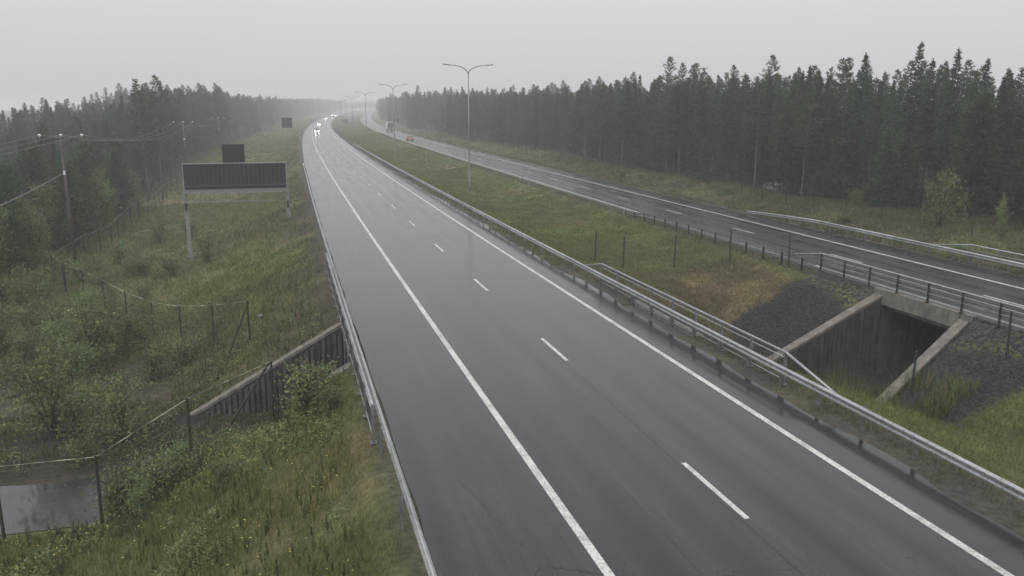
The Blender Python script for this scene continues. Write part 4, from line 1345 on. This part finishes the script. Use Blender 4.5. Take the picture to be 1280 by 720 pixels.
def forest_mass(name, ids, label):
    if not ids: return
    pts = np.array([(Px[i], Py[i], Pz[i] - .05) for i in ids])
    me = bpy.data.meshes.new(name)
    me.from_pydata(pts.tolist(), [], [])
    keys = sorted(first_use.keys())
    keys = [k for k in keys if k[0] in ('pine', 'spruce', 'young')]
    kid = {k: n for n, k in enumerate(keys)}
    vi, rz, scl = [], [], []
    for i in ids:
        k, idx, o, s, sc = trees[i]
        key = (k, idx % len(PROTO[k]))
        vi.append(kid.get(key, 0)); rz.append(random.uniform(0, 6.28)); scl.append(sc)
    for nm, ty, dat in (('pick', 'INT', vi), ('turn', 'FLOAT', rz), ('grow', 'FLOAT', scl)):
        at = me.attributes.new(nm, ty, 'POINT')
        at.data.foreach_set('value', dat)
    ob = link(bpy.data.objects.new(name, me))
    tag(ob, label, kind='stuff')
    ng = bpy.data.node_groups.new(name, 'GeometryNodeTree')
    ng.interface.new_socket('Geometry', in_out='INPUT', socket_type='NodeSocketGeometry')
    ng.interface.new_socket('Geometry', in_out='OUTPUT', socket_type='NodeSocketGeometry')
    gi = ng.nodes.new('NodeGroupInput'); go = ng.nodes.new('NodeGroupOutput')
    jall = ng.nodes.new('GeometryNodeJoinGeometry')
    for k in reversed(keys):
        j = ng.nodes.new('GeometryNodeJoinGeometry')
        for part in first_use[k]:
            oi = ng.nodes.new('GeometryNodeObjectInfo')
            oi.transform_space = 'ORIGINAL'
            oi.inputs['Object'].default_value = part
            ng.links.new(oi.outputs['Geometry'], j.inputs[0])
        gi2 = ng.nodes.new('GeometryNodeGeometryToInstance')
        ng.links.new(j.outputs[0], gi2.inputs[0])
        ng.links.new(gi2.outputs[0], jall.inputs[0])
    iop = ng.nodes.new('GeometryNodeInstanceOnPoints')
    iop.inputs['Pick Instance'].default_value = True
    ng.links.new(gi.outputs[0], iop.inputs['Points'])
    ng.links.new(jall.outputs[0], iop.inputs['Instance'])
    def named(nm, ty):
        n = ng.nodes.new('GeometryNodeInputNamedAttribute'); n.data_type = ty
        n.inputs['Name'].default_value = nm
        return [o_ for o_ in n.outputs if o_.enabled and o_.name == 'Attribute'][0]
    ng.links.new(named('pick', 'INT'), iop.inputs['Instance Index'])
    cx = ng.nodes.new('ShaderNodeCombineXYZ'); ng.links.new(named('turn', 'FLOAT'), cx.inputs[2])
    ng.links.new(cx.outputs[0], iop.inputs['Rotation'])
    cs = ng.nodes.new('ShaderNodeCombineXYZ'); g_ = named('grow', 'FLOAT')
    for q in range(3): ng.links.new(g_, cs.inputs[q])
    ng.links.new(cs.outputs[0], iop.inputs['Scale'])
    ng.links.new(iop.outputs[0], go.inputs[0])
    md = ob.modifiers.new('scatter', 'NODES'); md.node_group = ng
forest_mass('forest', [i for i in forest_pts if trees[i][2] > 0], 'dense conifer forest filling in behind the right-hand trees')
forest_mass('forest', [i for i in forest_pts if trees[i][2] <= 0], 'dense conifer forest filling in behind the left-hand trees')

# ------------------------------------------------------------------ shrubs on the left
shr = [(20, 415), (60, 425), (105, 410), (30, 455), (75, 470), (125, 455), (165, 440), (60, 520), (115, 500), (150, 520), (190, 475), (10, 385), (50, 372), (95, 385),
       (140, 400), (180, 410), (215, 345), (180, 345), (260, 330), (200, 305), (225, 460), (240, 300), (10, 350), (45, 345), (150, 330), (100, 540), (30, 400), (85, 440), (5, 440), (140, 372)]
rs = np.random.default_rng(31)
big = {(66, 545): 1.25, (150, 558): .95, (100, 580): .6}
shr += list(big)
for k in range(34):
    shr.append((float(rs.uniform(-15, 185)), float(rs.uniform(335, 470))))
shr = [p for p in shr if p in big or not (p[0] < 75 and p[1] > 470)]
shr.sort(key=lambda p: p[0])
zone_of = lambda px, py: ('beside the wet path' if py > 490 else 'on the low ground left of the wing wall' if py > 430 else 'below the fence climbing to the power pole' if py > 365 else 'at the foot of the left forest' if px < 130 else 'on the bank below the wide sign')
counts = {}
for i, (px, py) in enumerate(shr):
    x, y = at_px(px, py, -4.0)
    for _ in range(4):
        x, y = at_px(px, py, TZxy(x, y))
    zn = zone_of(px, py)
    n = counts.get(zn, 0); counts[zn] = n + 1
    sc = float(rs.uniform(.7, 1.25))
    if py > 490: sc *= .7
    if py < 365: sc *= .8
    elif py < 432 and px > 55: sc *= .62
    sc = big.get((px, py), sc)
    lb = f'leftmost green willow shrub {zn}' if n == 0 else f'green willow shrub, {ORD[min(n, 39)]} from left, {zn}'
    plant('shrub', i, x, y, sc, lb, 'green willow shrubs ' + zn)
ed = []
for k in range(49):
    s_ = 50 + 1.35 * k + float(rs.uniform(-1, 1))
    ed.append((s_, -28.7 - float(rs.uniform(0, 5.0)) - (3 if s_ < 58 else 0)))
ed.sort()
for k, (s_, o_) in enumerate(ed):
    x, y = (float(v) for v in XY(o_, s_))
    kd = ('birch', 'birch', 'young')[k % 3]
    w_ = 'light green leafy sapling' if kd == 'birch' else 'light bushy young pine'
    plant(kd, k, x, y, float(rs.uniform(.85, 1.35)) * (1.0 if kd == 'birch' else .85), f'{w_} along the left fence, {"first" if k == 0 else ORD[k] if k < 40 else "forty-" + ORD[k - 40].replace("leftmost", "first")} counted from the camera', 'young trees along the left forest fence')
bsh = [(388, 510, 1.15, 'rounded green bush at the end of the ribbed wing wall'), (355, 520, .95, 'lower green bush left of the rounded bush by the wing wall'), (415, 515, .6, 'small bush tucked against the bank right of the rounded bush'),
       (300, 575, .8, 'leafy weed bush under the leaning fence strut'), (255, 590, .9, 'tall weed bush right of the second fence post'), (205, 620, .95, 'leafy bush overhanging the right end of the wet path'),
       (180, 640, .7, 'low leafy bush at the near edge of the wet path'), (330, 550, .7, 'small weed bush in front of the ribbed wing wall'), (280, 605, .55, 'low weed bush on the slope right of the fence post')]
crest = [(-9.9 - .62 * k, float(rs.uniform(.75, 1.2))) for k in range(10)]
for k, (o_, sc) in enumerate(crest):
    s_ = float(SN(np.array(o_))) - 1.0 - float(rs.uniform(0, .5))
    x, y = (float(v) for v in XY(o_, s_))
    plant('bush', k, x, y, sc, f'weed bush on the crest above the path, {ORD[k] if k else "first"} from the guard rail', 'weed bushes along the crest above the path')
vb = sorted([(float(rs.uniform(28, 130)), float(rs.uniform(8.0, 13.5))) for _ in range(30)])
for k, (s_, d_) in enumerate(vb):
    o_ = float(OB(s_)) + d_
    x, y = (float(v) for v in XY(o_, s_))
    plant('bush', k, x, y, float(rs.uniform(.45, .95)), f'low bush on the forest verge beyond the far carriageway, {ORD[k] if k else "first"} from the right', 'low bushes on the forest verge', zs=.8)
for i, (px, py, sc, lb) in enumerate(bsh):
    x, y = at_px(px, py, -3.0)
    for _ in range(5):
        x, y = at_px(px, py, TZxy(x, y))
    plant('bush', i, x, y, sc, lb, None)

# ------------------------------------------------------------------ grass, weeds, flowers, crushed rock
def scatter(o0, o1, s0, s1, dens, r):
    area = (o1 - o0) * (s1 - s0)
    n = int(area * dens)
    o = r.uniform(o0, o1, n); s = r.uniform(s0, s1, n)
    x, y = XY(o, s)
    z = terrain(o, s) + ZEL(s)
    u, v, f = project(x, y, z)
    k = (u > -130) & (u < 1410) & (v < 840) & (y > 6)
    return o[k], s[k], x[k], y[k], z[k], f[k]
def blades(C, h, w, cols, r, n, spread):
    m = len(C)
    C = np.repeat(C, n, 0) + np.concatenate([r.normal(size=(m * n, 2)) * np.repeat(spread, n)[:, None], np.zeros((m * n, 1))], 1)
    h = np.repeat(h, n) * r.uniform(.5, 1.2, m * n); w = np.repeat(w, n)
    az = r.uniform(0, 6.28, m * n); ln = r.uniform(.05, .75, m * n)
    a2 = r.uniform(0, 6.28, m * n)
    sd = np.stack([np.cos(a2), np.sin(a2), 0 * a2], 1)
    tip = C + np.stack([np.cos(az) * ln * h, np.sin(az) * ln * h, h * (1 - .35 * ln)], 1)
    C = C - np.array([0, 0, .02])
    V = np.stack([C - sd * w[:, None] * .5, C + sd * w[:, None] * .5, tip], 1).reshape(-1, 3)
    c = np.repeat(np.repeat(cols, n, 0) * r.uniform(.5, 1.55, (m * n, 1)), 3, 0)
    return V, c
def grass_colour(o, s, r, lush):
    base = ground_colour(o, s)
    g1 = np.array([0.170, 0.200, 0.058]); g2 = np.array([0.235, 0.210, 0.088]); g3 = np.array([0.11, 0.165, 0.060])
    t = r.random(len(o))[:, None]
    pick = np.where(t < .42, g1, np.where(t < .72, g3, g2))
    return base * (1 - lush) + pick * lush
gV, gC = [], []
def grass_zone(o0, o1, s0, s1, dens, hgt, lush, n, mask, r, wmin=.012, pxw=.00085):
    o, s, x, y, z, f = scatter(o0, o1, s0, s1, dens, r)
    k = mask(o, s, x, y)
    o, s, x, y, z, f = (v[k] for v in (o, s, x, y, z, f))
    if len(o) == 0: return
    h = hgt * (.6 + .8 * fnoise(x, y, 3.0, 77)) * r.uniform(.7, 1.25, len(o))
    w = np.maximum(wmin, f * pxw)
    V, c = blades(np.stack([x, y, z], 1), h, w, grass_colour(o, s, r, lush), r, n, .05 + .0016 * f)
    gV.append(V); gC.append(c)
r = np.random.default_rng(5)
def onleft(o, s, x, y):
    path = (s > 28.6) & (s < 33.6) & (o < -9.5)
    cut = (s > SN(o) - .5) & (s < SF(o) + .5) & (o > -15)
    low = (o < -15) & (s > 33.4) & (s < 46)
    n = fnoise(x, y, 2.6, 13)
    p = np.where(low, sstep(.50, .62, n), sstep(.22, .36, n) * .6 + .4)
    p = p * np.where((o > -10.5) & (s > 34), .25 + .6 * sstep(-8.2, -11, o), 1)
    p = p * np.where(o > -8.1, .25, 1)
    return ~path & ~cut & (o < -7.55) & (r.random(len(o)) < p)
grass_zone(-24, -7.5, 6, 30, 110, .26, .55, 6, onleft, r)
grass_zone(-45, -7.5, 30, 60, 34, .30, .5, 7, onleft, r)
grass_zone(-50, -7.5, 60, 120, 9, .34, .45, 7, onleft, r)
grass_zone(-45, -7.5, 120, 300, 1.6, .4, .4, 7, onleft, r)
grass_zone(-45, -7.5, 300, 800, .35, .5, .3, 7, onleft, r)
def ragged(o, s):
    x, y = XY(o, s)
    return fnoise(x, y, 3.0, 57) * 2.6 + fnoise(x, y, .8, 58) * 0.9 - 1.0 + np.abs(r.normal(size=len(o))) * .35
def onmed(o, s, x, y):
    ob = OB(s)
    cut = (s > SN(o) - .6) & (s < SF(o) + .6)
    rip = ((s > 33) & ((s - SF(o)) < 1.3 + .42 * np.clip(o - 12, 0, 9) + ragged(o, s))) | ((s <= 33) & ((SN(o) - s) < 1.1 + .75 * np.clip(o - 11.5, 0, 9) + ragged(o, s)))
    return ~cut & (o > 5.9) & (o < ob - 4.2) & ~(rip & (r.random(len(o)) > .04) & (o > 6.6)) & (r.random(len(o)) < np.where(o < 6.6, .5, .9))
grass_zone(5.9, 21, 8, 30, 75, .17, .45, 6, onmed, r)
grass_zone(5.15, 7.2, 6, 60, 60, .10, .4, 6, lambda o, s, x, y: (o > 5.2) & ((s < 22) | (s > 41)) & (r.random(len(o)) < sstep(.35, .6, fnoise(x, y, 1.1, 17))), r)
grass_zone(5.9, 21, 30, 60, 60, .12, .35, 6, onmed, r)
grass_zone(5.9, 22, 56, 85, 18, .13, .3, 6, onmed, r)
grass_zone(5.9, 23, 60, 130, 14, .14, .3, 6, onmed, r)
grass_zone(5.9, 24, 125, 200, 6, .14, .3, 6, onmed, r)
grass_zone(5.9, 26, 180, 330, 3.0, .14, .3, 6, onmed, r)
grass_zone(5.9, 34, 300, 900, .9, .2, .3, 6, onmed, r)
def onright(o, s, x, y):
    rv = o - OB(s) - 6.2
    n = fnoise(x, y, 3.2, 53)
    return (rv > -.3) & (rv < 17) & (r.random(len(o)) < sstep(.2, .42, n) * np.where(rv > 11, .5, 1)) & ~((s > SN(o) - .5) & (s < SF(o) + .5))
grass_zone(28, 50, 16, 75, 15, .34, .25, 7, onright, r)
grass_zone(29, 52, 75, 150, 4.5, .38, .24, 7, onright, r)
grass_zone(30, 56, 150, 330, 1.0, .45, .35, 7, onright, r)
V = np.concatenate(gV); C = np.concatenate(gC)
go_ = obj('grass', V, np.arange(len(V)).reshape(-1, 3), M['grass'], cols=C)
tag(go_, 'grass and weeds covering the banks, median and verges', kind='stuff')
print('grass tris', len(V) // 3)

# reeds standing in front of the portal
o = r.uniform(8.5, 15.5, 1800); s = r.uniform(25.0, 34.0, 1800)
k = r.random(1800) < sstep(.35, .7, fnoise(o, s, 1.6, 4))
o, s = o[k], s[k]
x, y = XY(o, s); z = terrain(o, s)
V, c = blades(np.stack([x, y, z], 1), r.uniform(.6, 1.7, len(o)), np.full(len(o), .03), grass_colour(o, s, r, .9) * .9, r, 6, np.full(len(o), .07))
tag(obj('reeds', V, np.arange(len(V)).reshape(-1, 3), M['grass'], cols=c), 'tall pale reeds growing in front of the dark portal', kind='stuff')

# weeds standing on the left slope
o, s, x, y, z, f = scatter(-30, -8.3, 8, 52, 7, r)
bank = (s > 33.9) & (s < SF(o) - .4) & (o < AL - 1.2) & (r.random(len(o)) < .85)
k = (onleft(o, s, x, y) & (fnoise(x, y, 2.0, 91) > .38)) | bank
o, s, x, y, z, f = (v[k] for v in (o, s, x, y, z, f))
hh = r.uniform(.25, .6, len(o)); tint = r.random(len(o)) ** 2 * fnoise(x, y, 4, 8) * 1.6
Cs, Ds, Ls, cc = [], [], [], []
for q in np.linspace(.2, 1, 6):
    Cs.append(np.stack([x, y, z + hh * q], 1)); Ds.append(np.tile([[0, 0, 1.0]], (len(o), 1))); Ls.append(.16 * (1.15 - q * .6) + 0 * x)
    cc.append((np.array([[.105, .13, .05]]) + np.array([[.09, .07, .05]]) * tint[:, None]) * (.6 + .6 * q) * r.uniform(.7, 1.3, (len(o), 1)))
V = spikes(np.concatenate(Cs), np.concatenate(Ds), np.concatenate(Ls), np.full(len(o) * 6, .035), r, 5)
c = np.repeat(np.concatenate(cc), 15, 0)
tag(obj('weeds', V, np.arange(len(V)).reshape(-1, 3), M['grass'], cols=c), 'upright leafy weeds scattered over the left slope', kind='stuff')
# broad-leaved ground plants among the grass
o, s, x, y, z, f = scatter(-34, -8.0, 8, 60, 70, r)
pn = fnoise(x, y, 1.7, 44)
low = (o < -15) & (s > 33.4) & (s < 46)
k = (~((s > 28.6) & (s < 33.5) & (o < -9.5))) & (~((s > SN(o) - .5) & (s < SF(o) + .5) & (o > -15) & (s < 33.6))) & (r.random(len(o)) < sstep(.42, .66, pn) * np.where(low, .5, 1) * np.where(f > 40, .45, 1)) & (o < -8.2)
x, y, z, f, pn = (v[k] for v in (x, y, z, f, pn))
m_ = len(x); nl = 5
hgt = (.10 + .55 * np.clip(pn - .40, 0, .4) / .4 * r.uniform(.4, 1.0, m_))
P = np.repeat(np.stack([x, y, z], 1), nl, 0)
P[:, :2] += r.normal(size=(m_ * nl, 2)) * .09
P[:, 2] += np.repeat(hgt, nl) * r.uniform(.15, 1.0, m_ * nl)
az = r.uniform(0, 6.28, m_ * nl); el = r.uniform(-.35, .8, m_ * nl)
d = np.stack([np.cos(az) * np.cos(el), np.sin(az) * np.cos(el), np.sin(el)], 1)
w = np.stack([-np.sin(az), np.cos(az), r.uniform(-.5, .5, m_ * nl)], 1)
L = (np.maximum(.085, .0022 * np.repeat(f, nl)) * r.uniform(.6, 1.35, m_ * nl))[:, None]
V = np.stack([P, P + d * L * .5 + w * L * .26, P + d * L, P + d * L * .5 - w * L * .26], 1).reshape(-1, 3)
tone = np.repeat(r.uniform(.6, 1.35, m_), nl) * r.uniform(.75, 1.25, m_ * nl)
c = np.array([[.120, .150, .060]]) * tone[:, None] + np.repeat((fnoise(x, y, 5, 2) > .58) * .035, nl)[:, None] * np.array([[1.2, .8, .3]])
tag(obj('ground_plants', V, np.arange(len(V)).reshape(-1, 4), M['grass'], cols=np.repeat(c, 4, 0)), 'leafy weeds growing through the grass of the left slope', kind='stuff')
# yellow flower heads
o, s, x, y, z, f = scatter(-24, -8.5, 8, 48, 4, r)
k = onleft(o, s, x, y) & (fnoise(x, y, 2.8, 63) > .46)
x, y, z, f = (v[k] for v in (x, y, z, f))
hz = r.uniform(.28, .5, len(x))
Cf = np.stack([x, y, z + hz], 1)
off6 = np.array([[1, 0, 0], [0, 1, 0], [-1, 0, 0], [0, -1, 0], [0, 0, .5], [0, 0, -.5]])
Vf = (Cf[:, None, :] + off6[None] * (r.uniform(.014, .036, len(x))[:, None, None])).reshape(-1, 3)
tri = np.array([(0, 1, 4), (1, 2, 4), (2, 3, 4), (3, 0, 4), (1, 0, 5), (2, 1, 5), (3, 2, 5), (0, 3, 5)])
Ff = (np.arange(len(x))[:, None, None] * 6 + tri[None]).reshape(-1, 3)
tag(obj('wildflowers', Vf, Ff, M['flower']), 'small yellow wildflower heads dotted over the left slope', kind='stuff')

# crushed rock round the portal
def stones(o0, o1, s0, s1, n, mask, rad, r):
    o = r.uniform(o0, o1, n); s = r.uniform(s0, s1, n)
    k = mask(o, s); o, s = o[k], s[k]
    x, y = XY(o, s); z = terrain(o, s)
    rr = r.uniform(.5, 1.4, len(o)) * rad
    off8 = np.array([[1, 1, -.6], [-1, 1, -.6], [-1, -1, -.6], [1, -1, -.6], [.7, .6, .6], [-.6, .7, .5], [-.7, -.6, .7], [.6, -.7, .5]])
    A = r.uniform(0, 6.28, len(o)); ca, sa = np.cos(A)[:, None], np.sin(A)[:, None]
    of = off8[None] * (1 + r.normal(size=(len(o), 8, 3)) * .22) * rr[:, None, None]
    of = np.stack([of[..., 0] * ca - of[..., 1] * sa, of[..., 0] * sa + of[..., 1] * ca, of[..., 2]], -1)
    V = (np.stack([x, y, z + rr * .2], 1)[:, None] + of).reshape(-1, 3)
    q = np.array([(3, 2, 1, 0), (4, 5, 6, 7), (0, 1, 5, 4), (1, 2, 6, 5), (2, 3, 7, 6), (3, 0, 4, 7)])
    return V, (np.arange(len(o))[:, None, None] * 8 + q[None]).reshape(-1, 4)
V, F = stones(7, 19.2, 15, 43, 26000, lambda o, s: (((s > SF(o) + .5) & (s - SF(o) < 1.2 + .42 * np.clip(o - 12, 0, 9) + ragged(o, s))) | ((s < SN(o) - .5) & (SN(o) - s < 1.1 + .75 * np.clip(o - 11.5, 0, 9) + ragged(o, s)))), .045, r)
tag(obj('crushed_rock', V, F, M['riprap']), 'dark crushed rock on the slopes either side of the portal', kind='stuff')

# ------------------------------------------------------------------ haze: the rainy air
hz = MB().box((0, 900, 9.5), (4400, 4600, 37))
ho = hz.build('haze', None)
hm = bpy.data.materials.new('rain haze')
hm.use_nodes = True
hn = hm.node_tree
hn.nodes.clear()
hv = hn.nodes.new('ShaderNodeVolumePrincipled')
hv.inputs['Color'].default_value = (0.97, 0.98, 0.99, 1)
hv.inputs['Density'].default_value = 0.0010
hv.inputs['Anisotropy'].default_value = 0.2
hout = hn.nodes.new('ShaderNodeOutputMaterial')
hn.links.new(hv.outputs[0], hout.inputs['Volume'])
ho.data.materials.append(hm)
tag(ho, 'pale rainy haze filling the air', kind='stuff')
